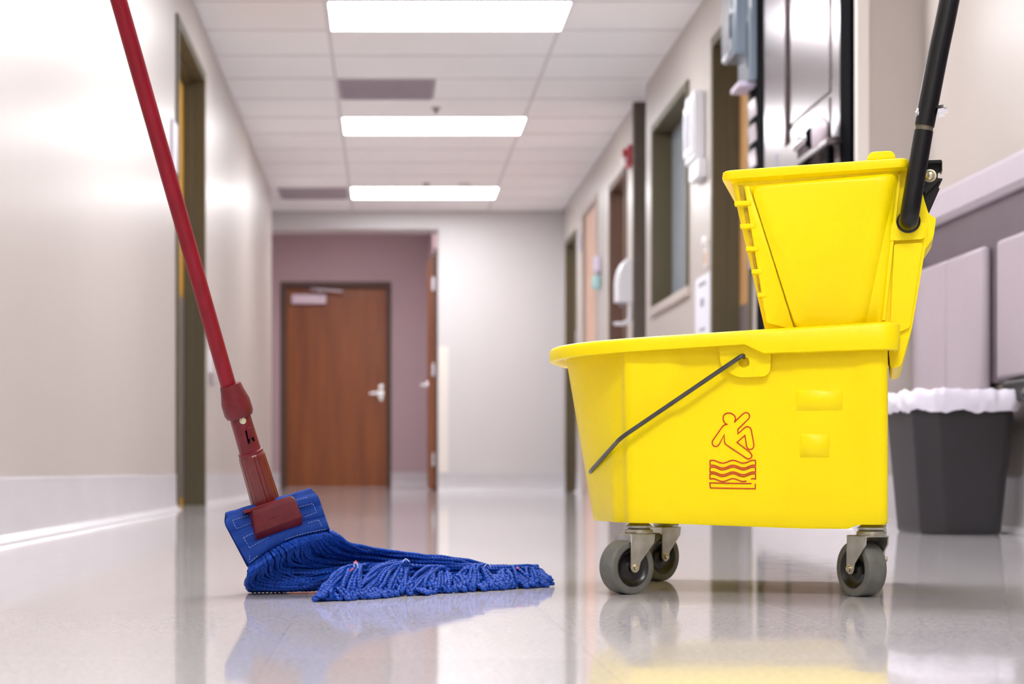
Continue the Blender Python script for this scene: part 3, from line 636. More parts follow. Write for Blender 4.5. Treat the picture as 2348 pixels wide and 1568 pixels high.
# web between rim and body over the nose
wv = MB(); a1 = offs(ro, -0.006); 
# nose flange closing the gap
fl = full(1.0)
def resample(rg, n):
    L = [0]; m = len(rg)
    for i in range(m): L.append(L[-1] + (Vector(rg[(i + 1) % m]) - Vector(rg[i])).length)
    out = []; j = 0
    for i in range(n):
        d = L[-1] * i / n
        while L[j + 1] < d: j += 1
        q = (d - L[j]) / max(1e-9, L[j + 1] - L[j]); out.append(tuple(Vector(rg[j]).lerp(Vector(rg[(j + 1) % m]), q)))
    return out
A_ = resample(a1, 160); B_ = resample(offs(fl, -0.001), 160)
wv.rings([[(u, v, ztop(u) - 0.008) for u, v in A_], [(u, v, ztop(u) - 0.010) for u, v in B_], [(u, v, ztop(u) - 0.013) for u, v in B_], [(u, v, ztop(u) - 0.0115) for u, v in A_]], closed=True)
wv.build('rim_flange', 'yellow', bucket, angle=50)
# bail lug with hole
def px_poly(pts, v): return [uz(x, y, v) for x, y in pts]
for side in (0, 1):
    V = (lambda v: v) if side == 0 else (lambda v: 2 * VC - v)
    p = poly_round(px_poly([(1648, 775), (1768, 770), (1766, 862), (1690, 866), (1652, 842)], -0.04), 0.012, 5)
    hc = uz(1706, 830, -0.04)
    mb = MB()
    y0_, y1_ = V(-0.040), V(-0.028)
    nP = len(p); hr = [(hc[0] + 0.0078 * math.cos(2 * math.pi * i / nP), hc[1] + 0.0078 * math.sin(2 * math.pi * i / nP)) for i in range(nP)]
    # align the hole ring to the outline by angle
    ang = [math.atan2(q[1] - hc[1], q[0] - hc[0]) for q in p]; hr = [(hc[0] + 0.0078 * math.cos(a), hc[1] + 0.0078 * math.sin(a)) for a in ang]
    mb.rings([[(q[0], y1_, q[1]) for q in p], [(q[0], y0_, q[1]) for q in p], [(q[0], y0_, q[1]) for q in hr], [(q[0], y1_, q[1]) for q in hr]], cap=False)
    mb.build('bail_lug', 'yellow', bucket, angle=40)
# bail
def b3(px, py, v): u, z = uz(px, py, v); return Vector((u, v, z))
e1 = b3(1703, 814, -0.047); m1 = b3(1423, 1004, -0.052); f1 = b3(1352, 1083, 0.075)
mir = lambda p: Vector((p.x, 2 * VC - p.y, p.z))
half = [e1 + Vector((0.001, 0.014, -0.002)), e1, m1, f1]
path = fillet_path(half + [mir(p) for p in reversed(half)], 0.014)
MB().tube(path, 0.0031, 10).build('bail_handle', 'wire', bucket)
# slip warning pictogram
def stroke(mb, pts, w=0.00072, closed=False, v=-0.0296, corner=False):
    P = [Vector(uz(1600 + x / 7.125, 920 + y / 7.125, v)) for x, y in pts]; n = len(P)
    L = []; R_ = []
    for i in range(n):
        a = P[i - 1] if (closed or i > 0) else P[i]; c = P[(i + 1) % n] if (closed or i < n - 1) else P[i]
        d1 = (P[i] - a); d2 = (c - P[i])
        if d1.length < 1e-9: d1 = d2
        if d2.length < 1e-9: d2 = d1
        d1.normalize(); d2.normalize(); t = (d1 + d2); t = t.normalized() if t.length > 0.05 else d1
        nn = Vector((-t.y, t.x)); k = w / max(0.5, abs(nn.dot(Vector((-d1.y, d1.x)))))
        L.append(P[i] + nn * k); R_.append(P[i] - nn * k)
    y = v - 0.0004; vs = []
    for a, b in zip(L, R_): vs += [(a.x, y, a.y), (b.x, y, b.y), (b.x, v + 0.001, b.y), (a.x, v + 0.001, a.y)]
    fs = []
    for i in range(n if closed else n - 1):
        a = i * 4; b = ((i + 1) % n) * 4
        for j in range(4): fs.append((a + j, a + (j + 1) % 4, b + (j + 1) % 4, b + j))
    mb.add(vs, fs)
def cr2(pts, closed=False, sub=5): # light smoothing for curved runs
    out = []; n = len(pts)
    for i in range(n if closed else n - 1):
        p0 = Vector(pts[i - 1]) if (closed or i) else Vector(pts[0]); p1 = Vector(pts[i]); p2 = Vector(pts[(i + 1) % n]); p3 = Vector(pts[(i + 2) % n]) if (closed or i < n - 2) else p2
        for k in range(sub):
            t = k / sub; out.append(tuple(0.5 * ((2 * p1) + (p2 - p0) * t + (2 * p0 - 5 * p1 + 4 * p2 - p3) * t * t + (3 * p1 - p0 - 3 * p2 + p3) * t ** 3)))
    if not closed: out.append(tuple(pts[-1]))
    return out
ik = MB()
fig = cr2([(478, 375), (440, 350), (414, 290), (425, 228), (466, 197), (515, 190), (565, 205), (605, 242), (616, 285), (600, 340)])
fig += [(602, 336)] + cr2([(735, 205), (785, 182), (830, 200), (846, 245), (825, 290)]) + [(655, 455), (655, 530)] + cr2([(765, 430), (810, 412), (855, 430), (875, 470)])
fig += cr2([(916, 700), (913, 740), (890, 775), (850, 785), (815, 767), (797, 730)]) + [(770, 555), (640, 670)] + cr2([(850, 828), (885, 880), (865, 925), (820, 940), (780, 920)])
fig += cr2([(470, 712), (447, 693), (437, 665)]) + [(432, 545)] + cr2([(350, 700), (310, 735), (265, 730), (236, 690), (242, 640)]) + cr2([(400, 415), (430, 388), (478, 375)])[:-1]
stroke(ik, fig, closed=True)
def wave(y0, x0=200, x1=943): return [(x, y0 + 23 - 23 * math.cos((x - 240) / 335 * 2 * math.pi)) for x in [x0 + (x1 - x0) * i / 60 for i in range(61)]]
for i, yt in enumerate((962, 1072, 1182)):
    top = wave(yt); bot = wave(yt + 80)
    if i < 2: stroke(ik, top + bot[::-1], closed=True)
    else:
        stroke(ik, [(197, 1268)] + top + [(943, 1278)]); stroke(ik, bot[:49]); stroke(ik, bot[54:])
stroke(ik, [(880, 1343), (197, 1332), (205, 1414), (938, 1427), (938, 1345)])
ik.build('slip_warning_print', 'ink', bucket, smooth=False)

# casters
def caster(u, v, ang, z_top=0.1, dark='zinc'):
    """ang: local heading of the wheel's trail direction"""
    fk = MB(); W = 0.0185
    leg = [(0.0305, 0.038), (0.0300, 0.0855), (-0.014, 0.0855), (-0.0135, 0.072), (0.0160, 0.0350)]
    arc = [(0.0226 + 0.0078 * math.cos(a), 0.0388 + 0.0078 * math.sin(a)) for a in [math.radians(-20 - 160 * k / 8 + 20) for k in range(9)]]
    pg = [(-0.014, 0.0855), (0.030, 0.0855), (0.0304, 0.0388)] + arc + [(0.0125, 0.046), (-0.0125, 0.073)]
    for s in (-1, 1): fk.prism(pg, s * W - 0.0011, s * W + 0.0011)
    fk.box((-0.014, -W, 0.0835), (0.030, W, 0.0858)); fk.box((0.0285, -W, 0.074), (0.0305, W, 0.0858))
    fo = fk.build('caster', dark, bucket, bevel=0.0012); fo.location = (u, v, 0); fo.rotation_euler = (0, 0, ang)
    def sub(mb, n, m, **k): o = mb.build(n, m, fo, **k); return o
    sub(MB().lathe((0, 0, 0.0855), (0, 0, 1), [(0, 0.019), (0.003, 0.0205), (0.006, 0.0195), (0.007, 0.0165), (0.0085, 0.0155), (0.0088, 0.019), (0.0115, 0.0192), (0.0125, 0.017), (z_top - 0.0855, 0.008)]), 'swivel_race', 'zinc')
    R0 = 0.0388; pr = [(-0.0145, 0.0275), (-0.0150, 0.030), (-0.0152, 0.0360), (-0.0142, 0.0380), (-0.0125, R0), (0.0125, R0), (0.0142, 0.0380), (0.0152, 0.0360), (0.0150, 0.030), (0.0145, 0.0275)]
    mb = MB(); n = 48; rs_ = []
    for (t, r_) in pr: rs_.append([(0.0226 + r_ * math.cos(2 * math.pi * j / n), t, R0 + r_ * math.sin(2 * math.pi * j / n)) for j in range(n)])
    sub(mb.rings(rs_, closed=True), 'wheel', 'wheel', angle=40)
    hb_ = MB(); prh = [(-0.0155, 0.0), (-0.0155, 0.007), (-0.012, 0.0075), (-0.0095, 0.011), (-0.009, 0.020), (-0.012, 0.0245), (-0.0146, 0.0265), (-0.0148, 0.0282)]
    prh = [(t, max(r_, 0.0004)) for t, r_ in prh]; full_p = prh + [(-t, r_) for t, r_ in reversed(prh)]
    hb_.rings([[(0.0226 + r_ * math.cos(2 * math.pi * j / n), t, R0 + r_ * math.sin(2 * math.pi * j / n)) for j in range(n)] for t, r_ in full_p])
    sub(hb_, 'hub', 'hub', angle=40)
    for s in (-1, 1): sub(MB().lathe((0.0226, s * W, R0), (0, s, 0), [(0, 0.0062), (0.0018, 0.0062), (0.002, 0.0045), (0.005, 0.0042), (0.0056, 0.003)], n=20), 'axle_bolt', 'bolt')
    return fo
def heading(wx, wy): return math.atan2(wy, wx) + PH      # world direction -> bucket local angle
caster(0, 0, heading(-math.cos(math.radians(32)), -math.sin(math.radians(32))), 0.106)
caster(0.322, 0, heading(-math.cos(math.radians(68)), math.sin(math.radians(68))), 0.106)
caster(0, 0.34, heading(-0.77, -0.64), 0.106)
caster(0.322, 0.34, heading(-0.35, -0.94), 0.106)

# ------------------------------------------------------------------ wringer
wr_ = thing('mop_wringer', 'yellow side-press mop wringer seated on the mop bucket', 'mop wringer', (OX, OY, 0), -PH)
vN = -0.018; vF = 2 * VC - vN
def sec(z, grow=0.0):    # plan ring of the basket at height fraction q (0 bottom, 1 top)
    return None
tl = uz(1676, 420, vN); tr_ = uz(2062, 392, vN); bl = uz(1757, 775, vN + 0.014); brr = uz(2030, 765, vN + 0.014)
def lx(y): return 1672 + (y - 424) * 0.250
bk = MB(); rs = []
def bring(q, o=0.0, zz=None, inner=0.0):
    ul = bl[0] + (tl[0] - bl[0]) * q - o; urr = brr[0] + (tr_[0] - brr[0]) * q + o
    v0 = vN + 0.014 * (1 - q) - o; v1 = 2 * VC - v0
    zl = bl[1] + (tl[1] - bl[1]) * q; zr = brr[1] + (tr_[1] - brr[1]) * q
    pts = poly_round([(ul, v0), (urr, v0), (urr, v1), (ul, v1)], 0.016, 5)
    return [(p[0], p[1], (zl + (zr - zl) * (p[0] - ul) / (urr - ul)) + (zz or 0)) for p in pts]
for q in (0, 0.03, 0.25, 0.5, 0.75, 1.0): rs.append(bring(q, -0.005 if q == 0 else 0))
# lip
rs += [bring(1, 0.004, 0.001), bring(1, 0.0115, 0.004), bring(1, 0.0125, 0.008), bring(1, 0.0115, 0.0150), bring(1, 0.009, 0.0165), bring(1, -0.003, 0.0165), bring(1, -0.006, 0.014)]
for q in (0.75, 0.5, 0.25, 0.06): rs.append(bring(q, -0.006))
bk.rings(rs)
# raised press panel on the near face
def face_v(q): return vN + 0.014 * (1 - q)
def facepoly(pts, dv):
    out = []
    for (x, y) in pts:
        q = 1 - (y - 410) / 360; v = face_v(min(1, max(0, q))) + dv; u, z = uz(x, y, v); out.append((u, v, z))
    return out
def fring(pts, dv, r, n=6): return facepoly(poly_round(pts, r, n), dv)
bk.rings([fring([(1718, 426), (2058, 394), (1984, 752), (1823, 762)], 0.001, 22), fring([(1720, 427), (2052, 396), (1979, 752), (1825, 761)], -0.0030, 24), fring([(1720.5, 428), (2044, 400), (1972, 750), (1826, 760)], -0.0065, 26),
          fring([(1721, 429), (2032, 405), (1962, 748), (1827, 758)], -0.0092, 30), fring([(1724, 433), (2018, 412), (1950, 744), (1830, 754)], -0.0102, 34)])
def wsl(y): return 33 - (y - 424) * 0.088
YS_ = [428, 480, 532, 584, 640, 700, 740]
edge_l = [(lx(y) + wsl(y), y) for y in YS_]
bk.rings([fring([(1719, 424)] + [(1719 + (y - 424) * 0.312, y) for y in (560, 758)] + edge_l[::-1], 0.001, 4, 3), fring([(1718.5, 426)] + [(1718.5 + (y - 424) * 0.312, y) for y in (560, 757)] + [(x + 1, y) for x, y in edge_l][::-1], -0.0080, 4, 3),
          fring([(1717, 429)] + [(1717 + (y - 424) * 0.312, y) for y in (560, 755)] + [(x + 3, y) for x, y in edge_l][::-1], -0.0092, 4, 3)])
bk.build('wringer_basket', 'yellow', wr_, angle=38)
# rungs down the leading edge; slot patches coloured with shade and grime
rg = MB(); sl = MB()
ruy = [468, 520, 572, 624, 678]
def lx(y): return 1672 + (y - 424) * 0.250
for i, y in enumerate(ruy):
    q = 1 - (y - 410) / 360; v = face_v(q); w_ = wsl(y) + 10
    a = uz(lx(y) + 2, y - 5, v); b = uz(lx(y) + 2 + w_, y + 5, v)
    MB().add([(a[0], v + 0.002, b[1]), (b[0], v + 0.002, b[1]), (b[0], v - 0.0108, b[1]), (a[0], v - 0.0108, b[1]), (a[0], v + 0.002, a[1]), (b[0], v + 0.002, a[1]), (b[0], v - 0.0108, a[1]), (a[0], v - 0.0108, a[1])],
           [(0, 3, 2, 1), (4, 5, 6, 7), (0, 1, 5, 4), (1, 2, 6, 5), (2, 3, 7, 6), (3, 0, 4, 7)]).build('rung', 'yellow', wr_, bevel=0.0015, angle=50)
for i, (ya, yb, ww) in enumerate(((425, 462, 12), (476, 514, 9), (528, 566, 8), (580, 618, 7), (633, 668, 5))):
    pts = [(lx(ya) + wsl(ya) - ww, ya), (lx(ya) + wsl(ya), ya), (lx(yb) + wsl(yb), yb), (lx(yb) + wsl(yb) - ww, yb)]
    p1 = facepoly(pts, 0.001); p2 = facepoly(pts, -0.0012 - 0.001 * 0)
    p2 = [(p[0], p[1], p[2]) for p in p2]
    MB().rings([p1, p2]).build('drain_slot_shade', 'yellow_dark', wr_, smooth=False)
# seam
sm = MB(); sm.tube([facepoly([(1719, 430)], -0.0090)[0], facepoly([(1770, 593)], -0.0090)[0], facepoly([(1820, 752)], -0.0090)[0]], 0.00035, 6); sm.build('mould_seam', 'yellow_dark', wr_)
# lifting tab on top lip
a = uz(1992, 356, 0.0); b = uz(2048, 350, 0.0); MB().prism(poly_round([uz(1985, 372, 0.02), uz(1996, 352, 0.02), uz(2046, 349, 0.02), uz(2056, 366, 0.02)], 0.006, 4), 0.005, 0.10).build('lip_tab', 'yellow', wr_, bevel=0.002)
# gear housing at the handle end
v0 = 0.0
hs = MB(); hs.prism(poly_round(px_poly([(2030, 400), (2084, 372), (2112, 428), (2122, 470), (2128, 520), (2120, 580), (2092, 748), (2066, 840), (2042, 846), (2037, 800), (2026, 760), (2022, 560)], v0), 0.006, 3), v0, 2 * VC - v0)
hs.prism(poly_round(px_poly([(2098, 404), (2114, 440), (2130, 490), (2147, 498), (2141, 542), (2120, 574), (2100, 560)], v0), 0.004, 3), v0 + 0.006, v0 + 0.13)
hs.prism(poly_round(px_poly([(2044, 512), (2122, 510), (2120, 548), (2040, 552)], v0 - 0.008), 0.004, 3), v0 - 0.010, v0 + 0.02)
hs.prism(poly_round(px_poly([(2050, 560), (2116, 556), (2086, 752), (2040, 770)], v0 - 0.003), 0.004, 3), v0 - 0.005, v0 + 0.02)
hs.prism(px_poly([(2058, 400), (2066, 398), (2030, 735), (2022, 735)], v0 - 0.004), v0 - 0.008, v0 + 0.01)
hs.build('gear_housing', 'yellow', wr_, bevel=0.002, seg=3, angle=45)
# handle
hv = -0.030
def h3(px, py, v=hv): u, z = uz(px, py, v); return Vector((u, v, z))
low = smooth_path([h3(2083, 508, 0.01), h3(2083, 508, -0.015), h3(2085, 496, -0.028), h3(2096, 430), h3(2118, 300)], 40)
MB().tube(low, 0.0128, 24).build('lower_lever', 'black', wr_, angle=60)
MB().lathe(h3(2083, 510, 0.0), (0, -1, 0), [(0, 0.016), (0.012, 0.016), (0.013, 0.0135)]).build('lever_socket', 'black', wr_)
up = [h3(2119, 289), h3(2150, 130), h3(2177, 0), h3(2230, -280), h3(2275, -520)]
mb = MB(); pth = smooth_path(up, 40); mb.tube(pth, 0.0135, 24); mb.build('upper_lever', 'black', wr_, angle=60)
MB().tube([h3(2118, 301), h3(2120, 286)], 0.0118, 24).build('joint_ring', 'zinc_dark', wr_)
gp = MB(); gp.tube(smooth_path([h3(2262, -450), h3(2275, -520), h3(2282, -555)], 8), 0.016, 24); gp.build('lever_grip', 'black', wr_)
cbt = h3(2129, 259); axd = Vector((1, 0, 0.12)).normalized()
nb = MB().lathe(cbt + axd * 0.0125, axd, [(0, 0.0082), (0.0078, 0.0082), (0.008, 0.0045), (0.012, 0.0042)], n=6); nb2 = MB().lathe(cbt - axd * 0.0125, -axd, [(0, 0.0095), (0.002, 0.009), (0.0025, 0.006), (0.0045, 0.005)], n=20)
nb.build('lever_nut', 'chrome', wr_, angle=30); nb2.build('lever_bolt', 'chrome', wr_, angle=30)
pb = MB(); vb = 0.030
pb.prism(px_poly([(2100, 376), (2150, 374), (2150, 371), (2158, 371), (2158, 395), (2151, 396), (2150, 408), (2162, 409), (2152, 430), (2155, 432), (2128, 494), (2118, 470), (2104, 400)], vb), vb, vb + 0.004)
pb.prism(px_poly([(2104, 372), (2158, 370), (2158, 377), (2104, 379)], vb), vb - 0.016, vb + 0.02)
pb.prism(px_poly([(2156, 371), (2160, 371), (2160, 395), (2156, 395)], vb), vb - 0.012, vb + 0.02)
pb.prism(px_poly([(2118, 440), (2152, 412), (2156, 414), (2122, 447)], vb), vb - 0.012, vb + 0.02)
pb.build('pawl_bracket', 'black', wr_, bevel=0.001)
bc = b3(2132, 403, vb); MB().lathe(bc, (0, -1, 0), [(0, 0.009), (0.001, 0.009), (0.0012, 0.0065), (0.006, 0.0062), (0.0075, 0.004), (0.0078, 0.001)], n=20).build('pivot_bolt', 'bolt', wr_)

# ------------------------------------------------------------------ string mop
mop = thing('string_mop', 'blue string mop with crimson pole resting on the floor', 'mop', (-0.15, 2.65, 0)); R = rel(mop)
PA = ab(272, 0, 2.42); PB = ab(524, 885, 2.60); PG = ab(611, 1158, 2.635); axp = (PA - PB).normalized(); PB2 = ab(529, 885, 2.60)
R(MB().cyl(PB - axp * 0.01, PB + axp * 1.35, 0.0110, 32).build('pole', 'pole'))
R(MB().sphere(PB + axp * 1.35, 0.011).build('pole_cap', 'redp'))
PC = ab(548, 968, 2.612); ax2 = (PB2 - PG).normalized()
def along(px, py): q = ab(px, py, 2.61); return (q - PG).dot(ax2)
p0 = PG
t_top = (PB2 - PG).length
tc_ = along(549, 955)
R(MB().lathe(p0, ax2, [(tc_ - 0.001, 0.014), (tc_, 0.0185), (tc_ + 0.006, 0.0208), (tc_ + 0.022, 0.0205), (tc_ + 0.038, 0.0165), (t_top - 0.002, 0.0158), (t_top + 0.002, 0.0148), (t_top + 0.002, 0.011)], n=40).build('collar', 'redp'))
tg = along(577, 1042)
R(MB().lathe(p0, ax2, [(tg - 0.01, 0.0158), (tc_ + 0.01, 0.0148)], n=40).build('ferrule', 'redp'))
mb = MB(); n = 96; rs = []; e = ax2.orthogonal().normalized(); gq = ax2.cross(e)
for (t, r0, fl_) in ((-0.012, 0.0213, 1), (0.0, 0.0212, 1), (0.03, 0.0203, 1), (tg - 0.008, 0.0193, 1), (tg - 0.004, 0.0188, 0.6), (tg - 0.001, 0.0178, 0.1), (tg, 0.0160, 0)):
    ring = []
    for j in range(n):
        a = 2 * math.pi * j / n; k = abs(math.sin(a * 9)); rr_ = r0 - fl_ * 0.0013 * (1 - k) ** 2
        ring.append(p0 + ax2 * t + (e * math.cos(a) + gq * math.sin(a)) * rr_)
    rs.append(ring)
R(mb.rings(rs).build('fluted_grip', 'redgrip', angle=60))
R(MB().lathe(p0, ax2, [(tg - 0.001, 0.0175), (tg + 0.001, 0.0182), (tg + 0.003, 0.0178), (tg + 0.004, 0.0160)], n=40).build('thrust_ring', 'redp'))
q = ab(557, 964, 2.6); tt = (q - p0).dot(ax2); cpt = p0 + ax2 * tt; cd = Vector((0, -1, 0)); cd = (cd - ax2 * cd.dot(ax2)).normalized()
sd = ax2.cross(cd); 
if sd.x < 0: sd = -sd
def onf(px, py, out=0.0):          # point on the ferrule's front surface
    qq = ab(px, py, 2.598); tt = (qq - p0).dot(ax2); ce = p0 + ax2 * tt; x = (qq - ce).dot(sd); x = max(-0.0145, min(0.0145, x))
    return ce + sd * x + cd * (math.sqrt(0.0151 ** 2 - x * x) + out)
c = onf(557, 964); R(MB().lathe(c, cd, [(-0.001, 0.0046), (0.0006, 0.0046), (0.0007, 0.0036), (0.0008, 0.0034), (0.0022, 0.0028), (0.003, 0.0008)], n=20).build('rivet', 'bolt'))
lt = MB(); lt.rings([[onf(562, 988, o), onf(576, 983, o), onf(584, 1013, o), onf(569, 1019, o)] for o in (-0.002, 0.0012)]); R(lt.build('latch_slot', 'black_frame', smooth=False))
lt = MB(); lt.rings([[onf(565, 982, o), onf(575, 979, o), onf(581, 1003, o * 1.3), onf(570, 1007, o * 1.3)] for o in (-0.002, 0.0030)]); R(lt.build('latch_tongue', 'redp', bevel=0.0006))

# headband: folded canvas over the yarn
YM = 2.625
TL = ab(512, 1188, YM); TR = ab(727, 1127, YM); ea = (TR - TL); LA = ea.length; ea.normalize()
dl = (ab(575, 1293, YM) - TL); dr = (ab(757, 1213, YM) - TR)
def band_down(a):                      # vector from top edge to the bottom edge
    q = dl.lerp(dr, a); cs = 1 - 0.16 * math.sin(math.pi * a); return q * cs
def band_pt(a, d, front, thick=0.0):
    """a along, d 0..1 down; front +1 camera side, -1 far side"""
    if d < 0.2: a = a + (0.5 - a) * 2 * 0.05 * (1 - math.sqrt(max(0, 1 - (1 - d / 0.2) ** 2)))
    base = TL + ea * (LA * a) + band_down(a) * d
    if front < 0: base = base + ea * (-0.003 - 0.006 * d) + band_down(a) * (0.05 * d)
    sag = 0.006 + 0.016 * (d ** 0.8) * (0.7 + 0.6 * (1 - a))
    qd = 0.0075 * abs(math.sin(math.pi * (d * 3.0))) ** 0.6 * (1 - 0.35 * d) + 0.0014 * noise.noise(Vector((a * 9, d * 5, front)))
    return base + Vector((0, -front * (sag + thick * (0.6 * 0.004) + (qd if thick > 0 else 0)), 0)) + (Vector((0, 0, 0)))
def band_sheet(front, nA=60, nD=30):
    rows_o = []; rows_i = []
    for i in range(nA + 1):
        a = i / nA; ro_ = []; ri = []
        for k in range(nD + 1):
            d = k / nD; ro_.append(band_pt(a, d, front, 1.0)); ri.append(band_pt(a, d, front, -1.0))
        rows_o.append(ro_); rows_i.append(ri)
    return rows_o, rows_i
hb = MB(); nA = 60; nD = 26; ring_list = []
for i in range(nA + 1):
    a = i / nA; pin = 0.012 * (max(0, 1 - i / 2.5) + max(0, 1 - (nA - i) / 2.5)) ; ring = []
    fo = [band_pt(a, k / nD, 1, 1.0) for k in range(nD + 1)]; bo = [band_pt(a, k / nD, -1, 1.0) for k in range(nD + 1)]
    fi = [band_pt(a, k / nD, 1, -1.2) for k in range(nD + 1)]; bi = [band_pt(a, k / nD, -1, -1.2) for k in range(nD + 1)]
    top = band_pt(a, 0, 0)
    up_ = -band_down(a).normalized()
    crown = []
    for k in range(1, 6):
        t = math.pi * k / 6; rr_ = (fo[0].y - bo[0].y) / 2; crown.append(top + Vector((0, rr_ * math.cos(t), 0)) + up_ * (abs(rr_) * math.sin(t) * 0.9))
    ring = list(reversed(fo)) + crown + bo + list(reversed(bi)) + fi
    cen = top + band_down(a) * 0.5
    if i in (0, nA): ring = [p + (p - cen) * 0 for p in ring]
    ring_list.append(ring)
hb.rings(ring_list)
band = R(hb.build('headband', 'blue_fab', angle=60))
# dashed stitches
def stitch_line(mb, pts, front=1, dash=0.0024, gap=0.0016, r=0.00021):
    path = [band_pt(a, d, front, 1.0) + Vector((0, -front * 0.0003, 0)) for a, d in pts]
    full_ = []
    for i in range(len(path) - 1):
        for k in range(20): full_.append(path[i].lerp(path[i + 1], k / 20))
    full_.append(path[-1])
    fine = []
    for i in range(len(pts) - 1):
        for k in range(30):
            t = k / 30; fine.append(band_pt(pts[i][0] + (pts[i + 1][0] - pts[i][0]) * t, pts[i][1] + (pts[i + 1][1] - pts[i][1]) * t, front, 1.0) + Vector((0, -front * 0.0002, 0)))
    fine.append(path[-1]); L = [0]
    for i in range(1, len(fine)): L.append(L[-1] + (fine[i] - fine[i - 1]).length)
    def at(s):
        for i in range(1, len(L)):
            if L[i] >= s: q = (s - L[i - 1]) / max(1e-9, L[i] - L[i - 1]); return fine[i - 1].lerp(fine[i], q)
        return fine[-1]
    s = 0
    while s + dash < L[-1]: mb.tube([at(s), at(s + dash / 2) + Vector((0, -front * 0.0002, 0)), at(s + dash)], r, 5); s += dash + gap
for rect in (((0.08, 0.09), (0.08, 0.28), (0.30, 0.28)), ((0.08, 0.09), (0.27, 0.09)), ((0.10, 0.50), (0.10, 0.74), (0.36, 0.74)), ((0.10, 0.50), (0.31, 0.50)),
             ((0.76, 0.07), (0.92, 0.07)), ((0.78, 0.26), (0.92, 0.26), (0.93, 0.50), (0.79, 0.55)), ((0.80, 0.72), (0.92, 0.70), (0.93, 0.88)), ((0.02, 0.97), (0.15, 0.965)), ((0.5, 0.965), (0.99, 0.97)), ((0.06, 0.86), (0.02, 0.97))):
    st = MB(); stitch_line(st, rect); st.build('stitching', 'thread', band)

# clamp jaws
def cl3(px, py, out): return ab(px, py, YM - 0.020 - out)
jw = MB()
top_ = [(574, 1172), (672, 1137)]; 
prof_l = [((560, 1170), -0.02), ((577, 1170), 0.012), ((581, 1178), 0.016), ((586, 1222), 0.018), ((584, 1240), 0.004), ((584, 1242), -0.008)]
prof_r = [((655, 1140), -0.02), ((672, 1137), 0.012), ((678, 1143), 0.016), ((694, 1184), 0.018), ((694, 1202), 0.004), ((693, 1204), -0.008)]
rings_ = []
for k in range(7):
    f = k / 6; rg_ = []
    for (a, oa), (b, ob) in zip(prof_l, prof_r): rg_.append(cl3(a[0] + (b[0] - a[0]) * f, a[1] + (b[1] - a[1]) * f, oa))
    rings_.append(rg_)
jw.rings(rings_)
R(jw.build('front_jaw', 'redjaw', bevel=0.0022, seg=3, angle=40))
el = MB(); cc = Vector((637, 1190)); pts_ = []
for k in range(36):
    a = 2 * math.pi * k / 36; x = 20 * math.cos(a); y = 8.0 * math.sin(a); th = math.radians(-10); xx = cc.x + x * math.cos(th) - y * math.sin(th); yy = cc.y + x * math.sin(th) + y * math.cos(th)
    pts_.append(cl3(xx, yy, 0.0178))
el.tube(pts_ + [pts_[0]], 0.00035, 6); R(el.build('embossed_oval', 'redp'))
bj = MB(); bj.rings([[ab(555 + o_, 1172, YM + 0.012), ab(612 + o_, 1150, YM + 0.012), ab(660 + o_, 1136, YM + 0.012), ab(690 + o_, 1200, YM + 0.03), ab(600 + o_, 1235, YM + 0.03)] for o_ in (0,)] + [[ab(555, 1172, YM + 0.045), ab(612, 1150, YM + 0.045), ab(660, 1136, YM + 0.045), ab(690, 1200, YM + 0.05), ab(600, 1235, YM + 0.05)]])
R(bj.build('back_jaw', 'redp', bevel=0.002))
jt = MB(); jt.rings([[ab(556, 1171, YM - 0.03), ab(668, 1136, YM - 0.03), ab(672, 1143, YM - 0.03), ab(560, 1178, YM - 0.03)], [ab(556, 1171, YM + 0.04), ab(668, 1136, YM + 0.04), ab(672, 1143, YM + 0.04), ab(560, 1178, YM + 0.04)]])
R(jt.build('jaw_bridge', 'redp', bevel=0.001))

# yarn
def quad(s, a, b, c): return a * (1 - s) * (1 - 2 * s) + b * 4 * s * (1 - s) + c * s * (2 * s - 1)
GPT = [0.03, 0.27, 0.47, 0.66, 0.84, 0.97]
def ridge(b):
    bump = 0.006 * math.exp(-((b - 0.27) / 0.07) ** 2) + 0.004 * math.exp(-((b - 0.68) / 0.05) ** 2) + 0.004 * math.exp(-((b - 0.03) / 0.05) ** 2)
    Yv = 2.60 + 0.26 * b; x = (800 + 436 * b - VX) * Yv / F; return Vector((x, Yv, 0.040 - 0.014 * b + bump))
def frontl(b): Yv = 2.495 + 0.325 * b; x = (738 + 520 * b - VX) * Yv / F; return Vector((x, Yv, 0.0045))
def rnd(a): return random.uniform(-a, a)
def twisted(mb, path, r=0.0026):
    prof = [1.0 + 0.15 * math.cos(3 * 2 * math.pi * j / 9) for j in range(9)]
    mb.tube(path, r, 9, prof=prof, twist=2 * math.pi / 0.0175)
def jitter(path, amp, seed):
    out = []
    for i, p in enumerate(path):
        k = min(1, i / 50); n_ = noise.noise_vector(p * 38 + Vector((seed * 3.7, 0, 0))) ; q = p + Vector((n_.x, n_.y, n_.z * 0.7)) * amp * k
        q.z = max(0.0028, q.z); out.append(q)
    return out
strands = []
NS = 200
